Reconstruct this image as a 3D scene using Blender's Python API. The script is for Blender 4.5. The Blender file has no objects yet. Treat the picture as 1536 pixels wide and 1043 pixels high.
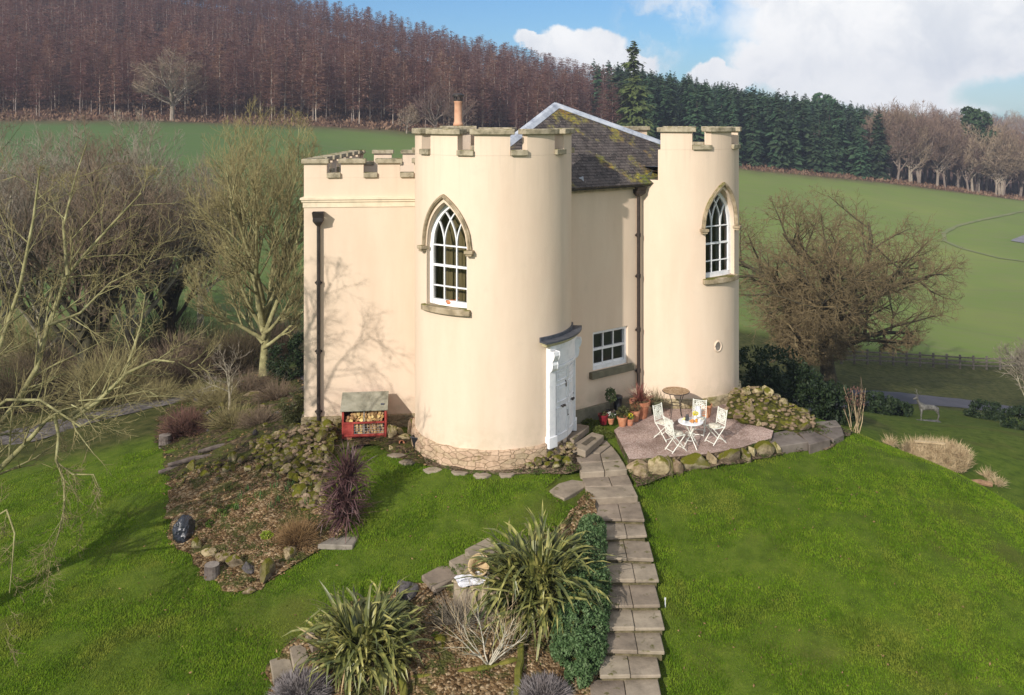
import bpy, bmesh, math, random
import numpy as np
from mathutils import Vector, Matrix, noise
from mathutils.geometry import delaunay_2d_cdt
R_ = math.radians
S = bpy.context.scene
COL = S.collection
F, H, CX, HY = 1350.0, 8.9, 768.0, 178.0     # focal length in photo pixels, eye height, principal column, horizon row
# ---------------------------------------------------------------- camera
cam = bpy.data.objects.new('camera', bpy.data.cameras.new('camera')); COL.objects.link(cam)
cam.location = (0, 0, H); cam.rotation_euler = (R_(90), 0, 0)
cam.data.sensor_width = 36; cam.data.lens = 36*F/1536; cam.data.shift_y = -(521.5-HY)/1536
cam.data.clip_start = .5; cam.data.clip_end = 6000
S.camera = cam
# ---------------------------------------------------------------- sun, sky, exposure
SUN_AZ, SUN_EL = 32.0, 26.0                  # light travels towards +X +Y and down
sun = bpy.data.objects.new('sun', bpy.data.lights.new('sun', 'SUN')); COL.objects.link(sun)
sun.data.energy = 4.8; sun.data.angle = R_(.6); sun.data.color = (1, .93, .86)
sun.rotation_euler = Vector((math.sin(R_(SUN_AZ))*math.cos(R_(SUN_EL)), math.cos(R_(SUN_AZ))*math.cos(R_(SUN_EL)),
                             -math.sin(R_(SUN_EL)))).to_track_quat('-Z', 'Y').to_euler()
S.view_settings.view_transform = 'Standard'; S.view_settings.look = 'None'
S.view_settings.gamma = 1; S.view_settings.exposure = 0.10
S.render.film_transparent = False
try:
    S.cycles.max_bounces = 6; S.cycles.transparent_max_bounces = 12
except Exception: pass
W = bpy.data.worlds.new("World"); S.world = W; W.use_nodes = True

class NT:                                    # small node-tree helper
    def __init__(s, t): s.t = t; t.nodes.clear()
    def n(s, kind, **kw):
        nd = s.t.nodes.new(kind)
        ins = kw.pop('i', {})
        for k, v in kw.items(): setattr(nd, k, v)
        for k, v in ins.items(): s.set(nd.inputs[k], v)
        return nd
    def set(s, sock, v):
        if isinstance(v, bpy.types.NodeSocket): s.t.links.new(v, sock)
        else:
            if sock.type == 'RGBA' and len(v) == 3: v = (*v, 1)
            sock.default_value = v
    def math(s, op, a, b=None, c=None, clamp=False):
        nd = s.n('ShaderNodeMath', operation=op, use_clamp=clamp)
        for k, v in enumerate((a, b, c)):
            if v is not None: s.set(nd.inputs[k], v)
        return nd.outputs[0]
    def vmath(s, op, a, b=None, out=0):
        nd = s.n('ShaderNodeVectorMath', operation=op)
        s.set(nd.inputs[0], a)
        if b is not None: s.set(nd.inputs[1], b)
        return nd.outputs[out]
    def mix(s, f, a, b, blend='MIX'):
        nd = s.n('ShaderNodeMix', data_type='RGBA', blend_type=blend)
        s.set(nd.inputs[0], f); s.set(nd.inputs[6], a); s.set(nd.inputs[7], b)
        return nd.outputs[2]
    def noise(s, vec, scale, detail=4, rough=.6, out=0):
        nd = s.n('ShaderNodeTexNoise', i={'Scale': scale, 'Detail': detail, 'Roughness': rough})
        if vec is not None: s.set(nd.inputs['Vector'], vec)
        return nd.outputs[out]
    def ramp(s, f, stops):
        nd = s.n('ShaderNodeValToRGB'); s.set(nd.inputs[0], f)
        e = nd.color_ramp.elements
        while len(e) < len(stops): e.new(.5)
        for el, (p, c) in zip(e, stops):
            el.position = p; el.color = (*c, 1) if len(c) == 3 else c
        return nd.outputs[0]
    def mr(s, f, a, b, c=0., d=1., smooth=True):
        nd = s.n('ShaderNodeMapRange', i={0: f, 1: a, 2: b, 3: c, 4: d})
        if smooth: nd.interpolation_type = 'SMOOTHSTEP'
        return nd.outputs[0]

def make_world():
    t = NT(W.node_tree)
    sky = t.n('ShaderNodeTexSky', sky_type='NISHITA', sun_disc=False, sun_elevation=R_(SUN_EL),
              sun_rotation=R_(180+SUN_AZ), altitude=150, air_density=1.0, dust_density=.35, ozone_density=2.4)
    d = t.n('ShaderNodeTexCoord').outputs['Generated']
    dw = t.vmath('ADD', d, t.vmath('SCALE', t.vmath('SUBTRACT', t.noise(d, 9, 6, .62, out=1), (.5, .5, .5)), None))
    sc = dw.node.inputs[1].links[0].from_node; sc.inputs['Scale'].default_value = .075
    def blob(px, py, rx, ry):                 # an elliptical bank of cumulus in one direction of the sky
        c = Vector(((px-CX)/F, 1, (HY-py)/F)).normalized()
        v = t.vmath('MULTIPLY', t.vmath('SUBTRACT', dw, tuple(c)), (F/rx, F/rx, F/ry))
        return t.math('SUBTRACT', 1, t.vmath('LENGTH', v, out=1))
    m = None
    for b in ((1390, 25, 300, 105), (1235, 85, 150, 62), (1420, 118, 190, 64), (1085, 118, 60, 24), (1290, -60, 230, 120),
              (868, 66, 88, 34), (935, 92, 62, 26), (800, 60, 40, 14), (-600, 0, 260, 90), (2200, -40, 400, 130)):
        x = blob(*b); m = x if m is None else t.math('MAXIMUM', m, x)
    thick = t.mr(m, .02, .24)
    wisp = None
    for b in ((1010, 22, 95, 48), (1490, 0, 120, 40), (985, 60, 60, 60)):
        x = blob(*b); wisp = x if wisp is None else t.math('MAXIMUM', wisp, x)
    wisp = t.math('MULTIPLY', t.mr(wisp, -.1, .6), t.mr(t.noise(dw, 22, 6, .65), .38, .66))
    wisp = t.math('MULTIPLY', wisp, .62)
    hole = t.mr(blob(1515, 148, 95, 34), .0, .5)       # a blue gap under the big bank
    thick = t.math('MULTIPLY', thick, t.math('SUBTRACT', 1, t.math('MULTIPLY', hole, .8)))
    mask = t.math('MAXIMUM', thick, wisp)
    # unseen cumulus added overhead and behind the viewer to raise the fill light
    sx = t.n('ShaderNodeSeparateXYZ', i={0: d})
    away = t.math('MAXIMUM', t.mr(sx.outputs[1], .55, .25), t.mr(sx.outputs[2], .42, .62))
    fill_cover = t.math('MULTIPLY', t.mr(t.noise(dw, 2.1, 6, .58), .36, .50), t.math('MULTIPLY', away, t.math('MULTIPLY', t.mr(sx.outputs[2], -.02, .08), .80)))
    mask = t.math('MAXIMUM', mask, fill_cover)
    shade = t.mr(t.noise(dw, 7, 5, .6), .36, .62)
    ccol = t.mix(shade, (.70, .73, .77), (.95, .945, .93))
    skyc = t.mix(1.0, sky.outputs[0], (.62, .98, 1.30), 'MULTIPLY')
    b1 = t.n('ShaderNodeBackground', i={'Color': skyc, 'Strength': .082})
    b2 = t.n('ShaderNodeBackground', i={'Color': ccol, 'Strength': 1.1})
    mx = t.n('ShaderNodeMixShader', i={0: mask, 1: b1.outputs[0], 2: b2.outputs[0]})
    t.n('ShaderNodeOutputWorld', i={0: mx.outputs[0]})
make_world()

# ---------------------------------------------------------------- materials
MATS = {}
def mat(name, stops, scale=3., rough=.8, bump=0., bscale=None, detail=5, obj=True, moss=None, spec=.3, rnd=0., trans=0.,
        metal=0., big=None, stretch=None, dist=.02, distort=0):
    """noise-mottled procedural surface; stops = colours from low to high noise"""
    if name in MATS: return MATS[name]
    m = bpy.data.materials.new(name); m.use_nodes = True; MATS[name] = m
    t = NT(m.node_tree)
    tc = t.n('ShaderNodeTexCoord').outputs['Object'] if obj else t.n('ShaderNodeNewGeometry').outputs['Position']
    vec = tc
    if stretch: vec = t.vmath('MULTIPLY', tc, stretch)
    if rnd:
        oi = t.n('ShaderNodeObjectInfo')
        vec = t.vmath('ADD', vec, t.vmath('SCALE', oi.outputs['Location'], None)); vec.node.inputs[1].links[0].from_node.inputs['Scale'].default_value = 1.7
    f = t.noise(vec, scale, detail, .62)
    k = len(stops)
    c = t.ramp(f, [(.32+.36*i/max(1, k-1), s_) for i, s_ in enumerate(stops)])
    if big:                                   # broad tonal drift (scale, amount)
        g = t.noise(vec, big[0], 3, .5)
        c = t.mix(t.mr(g, .3, .7, 0, big[1]), c, t.mix(1., c, (.45, .42, .36), 'MULTIPLY'))
    if rnd:
        hs = t.n('ShaderNodeHueSaturation', i={'Color': c, 'Hue': t.mr(oi.outputs['Random'], 0, 1, .5-.02*rnd, .5+.02*rnd, False),
                 'Value': t.mr(oi.outputs['Random'], 0, 1, 1-.35*rnd, 1+.35*rnd, False)})
        c = hs.outputs[0]
    if moss:
        nz = t.n('ShaderNodeSeparateXYZ', i={0: t.n('ShaderNodeNewGeometry').outputs['Normal']}).outputs[2]
        mm = t.math('MULTIPLY', t.mr(nz, -.1, .75), t.mr(t.noise(vec, moss[1], 4, .6), moss[2], moss[2]+.12))
        c = t.mix(mm, c, t.ramp(t.noise(vec, 25, 3, .6), [(.3, tuple(x*.45 for x in moss[0])), (.7, moss[0])]))
    p = t.n('ShaderNodeBsdfPrincipled', i={'Base Color': c, 'Roughness': rough, 'Specular IOR Level': spec, 'Metallic': metal})
    if bump:
        bn = t.noise(vec, bscale or scale*3, 6, .65)
        p.inputs['Normal'].default_value = (0, 0, 0)
        b = t.n('ShaderNodeBump', i={'Strength': bump, 'Distance': dist, 'Height': bn}); t.t.links.new(b.outputs[0], p.inputs['Normal'])
    out = p.outputs[0]
    if trans:
        tr = t.n('ShaderNodeBsdfTranslucent', i={'Color': c})
        out = t.n('ShaderNodeMixShader', i={0: trans, 1: out, 2: tr.outputs[0]}).outputs[0]
    t.n('ShaderNodeOutputMaterial', i={0: out})
    return m

def flat(name, col, rough=.5, metal=0., spec=.5):
    return mat(name, [tuple(x*.9 for x in col), col, tuple(min(1, x*1.08) for x in col)], 6, rough, .05, 40, metal=metal, spec=spec)

# ---------------------------------------------------------------- mesh builder
class MB:
    def __init__(s): s.V = []; s.n = 0; s.P = []; s.slot = 0
    def add(s, v, faces):
        """faces: list of (k-columned int arrays / lists)"""
        v = np.asarray(v, dtype=np.float64).reshape(-1, 3)
        s.V.append(v)
        for f in faces:
            a = np.asarray(f, dtype=np.int64)
            if a.ndim == 1: a = a[None]
            if a.size: s.P.append((a+s.n, s.slot))
        s.n += len(v); return s
    def box(s, c, d, rz=0., tilt=None):
        x, y, z = d[0]/2, d[1]/2, d[2]/2
        v = np.array([(-x,-y,-z),(x,-y,-z),(x,y,-z),(-x,y,-z),(-x,-y,z),(x,-y,z),(x,y,z),(-x,y,z)])
        if tilt is not None: v = v @ np.array(tilt.to_3x3()).T
        if rz: c_, s_ = math.cos(rz), math.sin(rz); v = v @ np.array([(c_, s_, 0), (-s_, c_, 0), (0, 0, 1)])
        return s.add(v+np.array(c), [[(0,3,2,1),(4,5,6,7),(0,1,5,4),(1,2,6,5),(2,3,7,6),(3,0,4,7)]])
    def hexa(s, lo, hi):                      # 4 bottom + 4 top points
        return s.add(list(lo)+list(hi), [[(0,3,2,1),(4,5,6,7),(0,1,5,4),(1,2,6,5),(2,3,7,6),(3,0,4,7)]])
    def prism(s, pts, ext):                   # polygon (3-D points) pushed along ext
        n = len(pts); a = np.array(pts, float); b = a+np.array(ext, float)
        q = [(i, (i+1) % n, n+(i+1) % n, n+i) for i in range(n)]
        return s.add(np.vstack([a, b]), [list(range(n-1, -1, -1)), list(range(n, 2*n)), q])
    def tube(s, pts, rad, k=6, cap=True):
        pts = np.asarray(pts, float); m = len(pts)
        rad = np.broadcast_to(np.asarray(rad, float), (m,))
        tg = np.gradient(pts, axis=0); tg /= np.linalg.norm(tg, axis=1)[:, None]+1e-12
        ref = np.array((0, 0, 1.)) if abs(tg[:, 2]).mean() < .8 else np.array((1., 0, 0))
        u = np.cross(tg, ref); u /= np.linalg.norm(u, axis=1)[:, None]+1e-12
        w = np.cross(tg, u)
        a = np.arange(k)*2*np.pi/k
        v = pts[:, None]+rad[:, None, None]*(np.cos(a)[None, :, None]*u[:, None]+np.sin(a)[None, :, None]*w[:, None])
        i = np.arange(m-1)[:, None]*k+np.arange(k)[None]; j = np.arange(m-1)[:, None]*k+(np.arange(k)[None]+1) % k
        fs = [np.stack([i, j, j+k, i+k], -1).reshape(-1, 4)]
        if cap: fs += [list(range(k)), list(range((m-1)*k+k-1, (m-1)*k-1, -1))]
        return s.add(v.reshape(-1, 3), fs)
    def lathe(s, prof, c=(0, 0, 0), k=20, cap=True):
        m = len(prof); a = np.arange(k)*2*np.pi/k
        pr = np.array(prof, float)
        v = np.stack([pr[:, :1]*np.cos(a), pr[:, :1]*np.sin(a), np.repeat(pr[:, 1:], k, 1)], -1).reshape(-1, 3)+np.array(c)
        i = np.arange(m-1)[:, None]*k+np.arange(k)[None]; j = np.arange(m-1)[:, None]*k+(np.arange(k)[None]+1) % k
        fs = [np.stack([i, j, j+k, i+k], -1).reshape(-1, 4)]
        if cap: fs += [list(range(k-1, -1, -1)), list(range((m-1)*k, m*k))]
        return s.add(v, fs)
    def arc(s, c, r0, r1, f0, f1, z0, z1, n=8):   # curved block; angle f from the -Y axis towards +X (degrees)
        f = np.radians(np.linspace(f0, f1, n+1)); d = np.stack([np.sin(f), -np.cos(f)], 1)
        def ring(r, z): return np.column_stack([c[0]+r*d[:, 0], c[1]+r*d[:, 1], np.full(n+1, z)])
        v = np.vstack([ring(r0, z0), ring(r1, z0), ring(r1, z1), ring(r0, z1)])
        m = n+1; i = np.arange(n); fs = []
        for a, b in ((0, 1), (1, 2), (2, 3), (3, 0)):
            fs.append(np.stack([a*m+i, b*m+i, b*m+i+1, a*m+i+1], 1)[:, ::-1])
        fs += [(0, m, 2*m, 3*m)[::1], (3*m+n, 2*m+n, m+n, n)]
        return s.add(v, fs)
    def ribbon(s, pts, width, thick, nrm, side=None):  # flat bar along a path lying in the plane with normal nrm
        pts = np.asarray(pts, float); nrm = np.asarray(nrm, float)
        tg = np.gradient(pts, axis=0); tg /= np.linalg.norm(tg, axis=1)[:, None]+1e-12
        u = np.cross(tg, nrm)*width/2; w = nrm*thick/2; m = len(pts)
        v = np.stack([pts-u-w, pts+u-w, pts+u+w, pts-u+w], 1).reshape(-1, 3)
        i = np.arange(m-1)[:, None]*4+np.arange(4)[None]; j = np.arange(m-1)[:, None]*4+(np.arange(4)[None]+1) % 4
        return s.add(v, [np.stack([i, j, j+4, i+4], -1).reshape(-1, 4), (3, 2, 1, 0), tuple((m-1)*4+x for x in range(4))])
    def spikes(s, arr):                       # many 3-point twigs: rows p0 p1 p2 r
        a = np.asarray(arr, float)
        if not len(a): return s
        p0, p1, p2, r = a[:, 0:3], a[:, 3:6], a[:, 6:9], a[:, 9:10]
        tg = p2-p0; tg /= np.linalg.norm(tg, axis=1)[:, None]+1e-9
        ref = np.where(np.abs(tg[:, 2:3]) < .8, np.array([[0, 0, 1.]]), np.array([[1., 0, 0]]))
        u = np.cross(tg, ref); u /= np.linalg.norm(u, axis=1)[:, None]+1e-9; w = np.cross(tg, u)
        v = []
        for p, q in ((p0, 1.), (p1, .7)):
            for k in range(3):
                an = 2*np.pi*k/3; v.append(p+r*q*(math.cos(an)*u+math.sin(an)*w))
        v.append(p2)
        v = np.stack(v, 1); n = len(a); b = np.arange(n)[:, None]*7
        q = np.array([(0,1,4,3),(1,2,5,4),(2,0,3,5)]); t3 = np.array([(3,4,6),(4,5,6),(5,3,6)])
        return s.add(v.reshape(-1, 3), [(b[:, None]+q[None]).reshape(-1, 4), (b[:, None]+t3[None]).reshape(-1, 3)])
    def blades(s, base, mid, tip, wid):       # strap leaves: arrays of 3 points and a half-width vector
        n = len(base)
        v = np.stack([base-wid*.6, base+wid*.6, mid-wid, mid+wid, tip], 1)
        b = np.arange(n)[:, None]*5
        return s.add(v.reshape(-1, 3), [(b+np.array([[0, 1, 3, 2]])), (b+np.array([[2, 3, 4]]))])
    def mesh(s, name, mats, smooth=False, off=None):
        V = np.vstack(s.V) if s.V else np.zeros((0, 3))
        if off is not None: V = V-np.asarray(off)
        me = bpy.data.meshes.new(name)
        me.vertices.add(len(V)); me.vertices.foreach_set('co', V.ravel())
        nl = sum(a.size for a, _ in s.P); npoly = sum(len(a) for a, _ in s.P)
        me.loops.add(nl); me.polygons.add(npoly)
        me.loops.foreach_set('vertex_index', np.concatenate([a.ravel() for a, _ in s.P]).astype(np.int32))
        tot = np.concatenate([np.full(len(a), a.shape[1]) for a, _ in s.P])
        me.polygons.foreach_set('loop_start', np.concatenate([[0], np.cumsum(tot)[:-1]]).astype(np.int32))
        if not isinstance(mats, (list, tuple)): mats = [mats]
        for m in mats: me.materials.append(m)
        me.update(calc_edges=True)
        if len(mats) > 1:
            me.polygons.foreach_set('material_index', np.concatenate([np.full(len(a), k) for a, k in s.P]).astype(np.int32))
        me.polygons.foreach_set('use_smooth', np.full(npoly, bool(smooth)))
        me.validate(); return me

KIDS = {}
def link(o, parent=None):
    COL.objects.link(o)
    if parent is not None: o.parent = parent; KIDS.setdefault(parent.name, []).append(o)
    return o
def part(mb, name, m, parent, world=False, smooth=False, label=None, bevel=0):
    """one mesh object under its thing; world=True when mb is in world coordinates"""
    off = None
    if world:
        r = parent
        while r.parent is not None: r = r.parent
        off = r.location
    o = bpy.data.objects.new(name, mb.mesh(name, m, smooth, off)); link(o, parent)
    if label: o['label'] = label
    if bevel: add_bevel(o, bevel)
    return o
def add_bevel(o, w, seg=1):
    b = o.modifiers.new('bevel', 'BEVEL'); b.width = w; b.segments = seg; b.limit_method = 'ANGLE'
def tag(o, label, cat, group=None):
    o['label'] = label; o['category'] = cat
    if group: o['group'] = group
    return o
def thing(name, loc, label, cat, group=None, rz=0.):
    o = bpy.data.objects.new(name, None); o.location = loc; o.rotation_euler = (0, 0, rz); COL.objects.link(o)
    o.empty_display_size = .2
    return tag(o, label, cat, group)
def solo(mb, name, m, label, cat, loc=(0, 0, 0), group=None, rz=0., smooth=False, world=False, bevel=0):
    me = mb.mesh(name, m, smooth, loc if world else None)
    o = bpy.data.objects.new(name, me); o.location = loc; o.rotation_euler = (0, 0, rz); COL.objects.link(o)
    if bevel: add_bevel(o, bevel)
    return tag(o, label, cat, group)
def setting(mb, name, m, smooth=False, kind='structure', label=None):
    o = bpy.data.objects.new(name, mb.mesh(name, m, smooth)); COL.objects.link(o); o['kind'] = kind
    if label: o['label'] = label
    return o
def dup(o, loc, rz=0., sc=None, label=None, group=None, rot=None):
    def cp(q, par):
        c = q.copy(); link(c, par)
        for ch in KIDS.get(q.name, []): cp(ch, c)
        return c
    c = cp(o, None); c.location = loc; c.rotation_euler = rot if rot else (0, 0, rz)
    if sc is not None: c.scale = (sc,)*3 if isinstance(sc, (int, float)) else sc
    if label: c['label'] = label
    if group: c['group'] = group
    return c

# ---------------------------------------------------------------- terrain: multiquadric surface through surveyed heights
CTRL = np.array([
 (-6.2,26.5,-.47),(-3.2,26.3,-.42),(-.5,23.4,-.45),(-2.8,24.6,-.42),(1.2,23.5,-.42),(2.6,24.6,-.42),(3.0,23.0,-.55),
 (2.5,26,-.35),(4.5,26.5,-.34),(6.5,25.6,-.34),(6,28,-.34),(7.6,27,-.36),(9.4,26.5,-.5),(8.2,30.5,-.6),(4,30,-.35),(0,30,-.4),(-4,30,-.45),(-6.9,31,-.75),
 (0,36,-.8),(6,35,-1.0),(-6.5,36,-1.2),
 (3.2,22.9,-.62),(5,23.3,-.62),(7.2,24.3,-.64),(8.8,25.4,-.68),(10.2,26.6,-.68),
 (-4,22.3,-.95),(0,21.5,-.88),(2.5,20,-1.25),(6,20,-1.3),(2.4,17.4,-1.95),(7,17,-2.05),(-3,19,-1.65),(-3,16.5,-2.25),(0,18,-1.75),
 (0,12,-3.2),(8,12,-3.4),(-8,12,-3.5),(0,0,-6),(20,5,-8),(-20,5,-7.5),
 (10.4,27.4,-.72),(12.2,26.2,-1.15),(13.9,24.8,-1.85),(8,22,-.80),(10,22,-1.05),(12,20,-1.9),(10,18,-2.1),(14,20,-2.75),(16,24,-3.2),(18,27,-5.0),(15,28.5,-3.3),
 (13,31,-3.2),(10.8,31.5,-1.9),(17,22,-3.4),(15.5,18,-3.4),(13,17,-2.9),(9.8,33.5,-1.9),(16.9,36,-4.7),(19.5,33,-5.6),(22,48,-7.2),(24.4,45,-6.6),(28,40,-6.6),
 (21.9,62,-10),(30,66,-11.5),(45,80,-14.6),(38,75,-13.2),(48,82,-15.1),(15,60,-8.6),(10,45,-4.4),(60,100,-15.6),
 (-8,24,-1.15),(-9,20,-1.8),(-9.8,17.3,-2.25),(-12,22,-2.15),(-15.3,26.9,-2.65),(-14.5,31.7,-2.35),(-19,33,-2.85),(-10,28,-1.45),(-8.2,31,-1.0),(-9,36,-1.8),
 (-10.5,38,-2.0),(-16,42,-3.4),(-14,47,-3.6),(-30,40,-3.6),(-20,20,-3.8),(-24,27,-3.6),
 (-40,100,-.8),(-80,100,0),(-15,75,-3),(0,100,-4),(25,120,-10),(45,150,-13.5),(60,120,-15.4),(90,120,-17),
 (-84,200,8.9),(-114,200,9),(-180,200,10),(-26,212,6.7),(58,230,-3.4),(102,245,-8.2),(148,260,-14.6),(200,260,-18),
 (-240,420,80),(-109,390,53),(-41.6,390,34.5),(9,385,21),(45.6,380,10),(74,300,1),(125,300,-8),(180,330,-14),(-160,300,40),(-60,290,24),
 (-600,900,30),(-100,700,20),(0,900,-5),(300,700,-9),(380,700,-9),(800,900,-15),(0,2500,-20),(1500,2000,-20),(-1500,2000,0),(600,100,-25),(-500,100,5),(0,-300,-12)])
def _mq(a, b): return np.sqrt(((a[:, None, :2]-b[None, :, :2])**2).sum(-1)+2.25)
def _fit():
    n = len(CTRL); A = np.zeros((n+3, n+3)); A[:n, :n] = _mq(CTRL, CTRL)
    Pm = np.column_stack([np.ones(n), CTRL[:, :2]/100]); A[:n, n:] = Pm; A[n:, :n] = Pm.T
    return np.linalg.solve(A, np.concatenate([CTRL[:, 2], np.zeros(3)]))
WT = _fit()
def hts(xy):
    xy = np.asarray(xy, float).reshape(-1, 2); out = np.empty(len(xy))
    for i in range(0, len(xy), 20000):
        q = xy[i:i+20000]
        out[i:i+20000] = _mq(q, CTRL) @ WT[:-3] + WT[-3]+(q/100) @ WT[-2:]
    return out
def hz(x, y): return float(hts([(x, y)])[0])
_YS = np.concatenate([np.arange(12, 60, .1), np.arange(60, 500, 1.)])
def at(px, py):                               # where the line of sight through a photo pixel meets the ground
    X = (px-CX)/F*_YS; Z = H-(py-HY)/F*_YS
    d = Z-hts(np.column_stack([X, _YS])); i = np.argmax(d < 0)
    if not (d < 0).any(): i = len(d)-1
    if i == 0: return np.array((X[0], _YS[0], Z[0]))
    f = d[i-1]/(d[i-1]-d[i]) if d[i-1] != d[i] else 0
    y = _YS[i-1]+f*(_YS[i]-_YS[i-1]); return np.array(((px-CX)/F*y, y, H-(py-HY)/F*y))
def pz(px, py, z): y = F*(H-z)/(py-HY); return np.array(((px-CX)/F*y, y, z))
def py_(px, py, y): return np.array(((px-CX)/F*y, y, H-(py-HY)/F*y))
def inside(poly, P):
    P = np.asarray(P, float); x, y = P[:, 0], P[:, 1]; r = np.zeros(len(P), bool); n = len(poly)
    for i in range(n):
        x0, y0 = poly[i][:2]; x1, y1 = poly[(i+1) % n][:2]
        c = ((y0 > y) != (y1 > y)); r ^= c & (x < (x1-x0)*(y-y0)/((y1-y0) if y1 != y0 else 1e-9)+x0)
    return r
def wobble(poly, step=.25, amp=.08, seed=0, closed=True):
    rng = np.random.default_rng(seed); out = []
    n = len(poly)
    for i in range(n):
        a = np.array(poly[i][:2], float); b = np.array(poly[(i+1) % n][:2], float)
        k = max(1, int(np.linalg.norm(b-a)/step))
        for j in range(k): out.append(a+(b-a)*j/k+rng.normal(0, amp, 2)*(j > 0))
    return np.array(out)
def patch(poly, step=.3, dz=.012, z=None, bump=0., seed=0):
    """sheet draped over the ground inside a world polygon"""
    poly = np.asarray(poly)[:, :2]; lo, hi = poly.min(0), poly.max(0); rng = np.random.default_rng(seed)
    gx, gy = np.meshgrid(np.arange(lo[0]+step/2, hi[0], step), np.arange(lo[1]+step/2, hi[1], step))
    g = np.column_stack([gx.ravel(), gy.ravel()])+rng.uniform(-.2, .2, (gx.size, 2))*step
    g = g[inside(poly, g)]
    n = len(poly); pts = [Vector(p) for p in np.vstack([poly, g])]
    v, e, f, *_ = delaunay_2d_cdt(pts, [(i, (i+1) % n) for i in range(n)], [], 1, 1e-4)
    v = np.array([tuple(p) for p in v])
    zz = hts(v)+dz if z is None else np.full(len(v), z)
    if bump: zz = zz+np.array([noise.noise(Vector((p[0]*1.7, p[1]*1.7, seed)))*bump+bump*.6*noise.noise(Vector((p[0]*6, p[1]*6, seed))) for p in v])+bump*.5
    mb = MB(); mb.add(np.column_stack([v, zz]), [[tuple(q) for q in f if len(q) == 3]]); return mb
# ---------------------------------------------------------------- shared materials
def render_mat():
    m = bpy.data.materials.new('cream_render'); m.use_nodes = True; t = NT(m.node_tree)
    p = t.n('ShaderNodeNewGeometry').outputs['Position']
    v = t.vmath('MULTIPLY', p, (1.6, 1.6, .3))
    c = t.ramp(t.noise(v, .7, 5, .62), [(.32, (.635,.502,.372)), (.5, (.675,.538,.404)), (.68, (.705,.57,.432))])
    c = t.mix(t.mr(t.noise(p, .55, 4, .6), .45, .7, 0, .22), c, (.66,.485,.36))           # patches of a pinker coat
    c = t.mix(t.mr(t.noise(p, 1.7, 6, .7), .58, .72, 0, .16), c, (.50,.41,.32))
    z = t.n('ShaderNodeSeparateXYZ', i={0: p}).outputs[2]
    st = t.mr(t.noise(t.vmath('MULTIPLY', p, (7, 7, .22)), 1., 5, .65), .50, .70)            # rain streaks below the battlements and splash at the foot
    top = t.mr(z, 6.2, 8.2); low = t.mr(z, 1.1, .0)
    c = t.mix(t.math('MULTIPLY', st, t.math('MULTIPLY', top, .2)), c, (.34,.29,.22))
    c = t.mix(t.math('MULTIPLY', t.mr(t.noise(p, 2.6, 5, .65), .42, .62), t.math('MULTIPLY', low, .25)), c, (.36,.32,.20))
    h = t.math('ADD', t.noise(p, 26, 4, .6), t.math('MULTIPLY', t.noise(p, 2.2, 4, .6), 2.2))
    b = t.n('ShaderNodeBump', i={'Strength': .32, 'Distance': .012, 'Height': h})
    q = t.n('ShaderNodeBsdfPrincipled', i={'Base Color': c, 'Roughness': .92, 'Specular IOR Level': .1, 'Normal': b.outputs[0]})
    t.n('ShaderNodeOutputMaterial', i={0: q.outputs[0]}); return m
RENDER = render_mat()
STONE = mat('sandstone', [(.16,.13,.085),(.33,.26,.165),(.44,.36,.25)], 3.5, .9, .6, 18, moss=((.17,.16,.03), 2.2, .50), spec=.15, dist=.02)
COPE = mat('coping_stone', [(.17,.15,.10),(.34,.29,.20),(.45,.39,.28)], 5, .9, .5, 30, moss=((.20,.18,.06), 4, .50), spec=.1)
WHITE = mat('white_paint', [(.66,.67,.68),(.77,.77,.77),(.80,.80,.80)], 5, .5, .12, 30, spec=.35)
IRON = mat('dark_iron', [(.018,.015,.013),(.04,.03,.026)], 8, .45, .1, 40, spec=.4)
BROWNPIPE = mat('brown_pipe', [(.022,.016,.013),(.042,.03,.024)], 8, .5, .1, 40)
LEAD = mat('lead', [(.22,.24,.29),(.40,.43,.48),(.52,.54,.58)], 3, .5, .2, 20)
DARKLEAD = mat('dark_lead', [(.045,.05,.06),(.10,.105,.12)], 4, .6, .2, 25)
DARK = flat('dark_interior', (.012, .012, .012), .9)
CURTAIN = mat('ochre_curtain', [(.10,.075,.035),(.17,.125,.055),(.22,.165,.08)], 7, .95, .3, 20, stretch=(6, 6, .2))
NET = mat('grey_curtain', [(.20,.19,.18),(.36,.35,.33)], 9, .95, .2, 20, stretch=(7, 7, .3))

def glass_mat():
    m = bpy.data.materials.new('window_glass'); m.use_nodes = True; t = NT(m.node_tree)
    a = t.n('ShaderNodeBsdfTransparent', i={'Color': (.82, .86, .86)}); b = t.n('ShaderNodeBsdfGlossy', i={'Color': (1, 1, 1), 'Roughness': .01})
    fr = t.n('ShaderNodeFresnel', i={'IOR': 1.5})
    wv = t.noise(t.n('ShaderNodeTexCoord').outputs['Object'], 2.5, 2)
    bp = t.n('ShaderNodeBump', i={'Strength': .08, 'Distance': .02, 'Height': wv})
    t.t.links.new(bp.outputs[0], b.inputs['Normal'])
    x = t.n('ShaderNodeMixShader', i={0: t.math('MULTIPLY', fr.outputs[0], 1.0), 1: a.outputs[0], 2: b.outputs[0]})
    t.n('ShaderNodeOutputMaterial', i={0: x.outputs[0]}); return m
GLASS = glass_mat()

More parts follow.
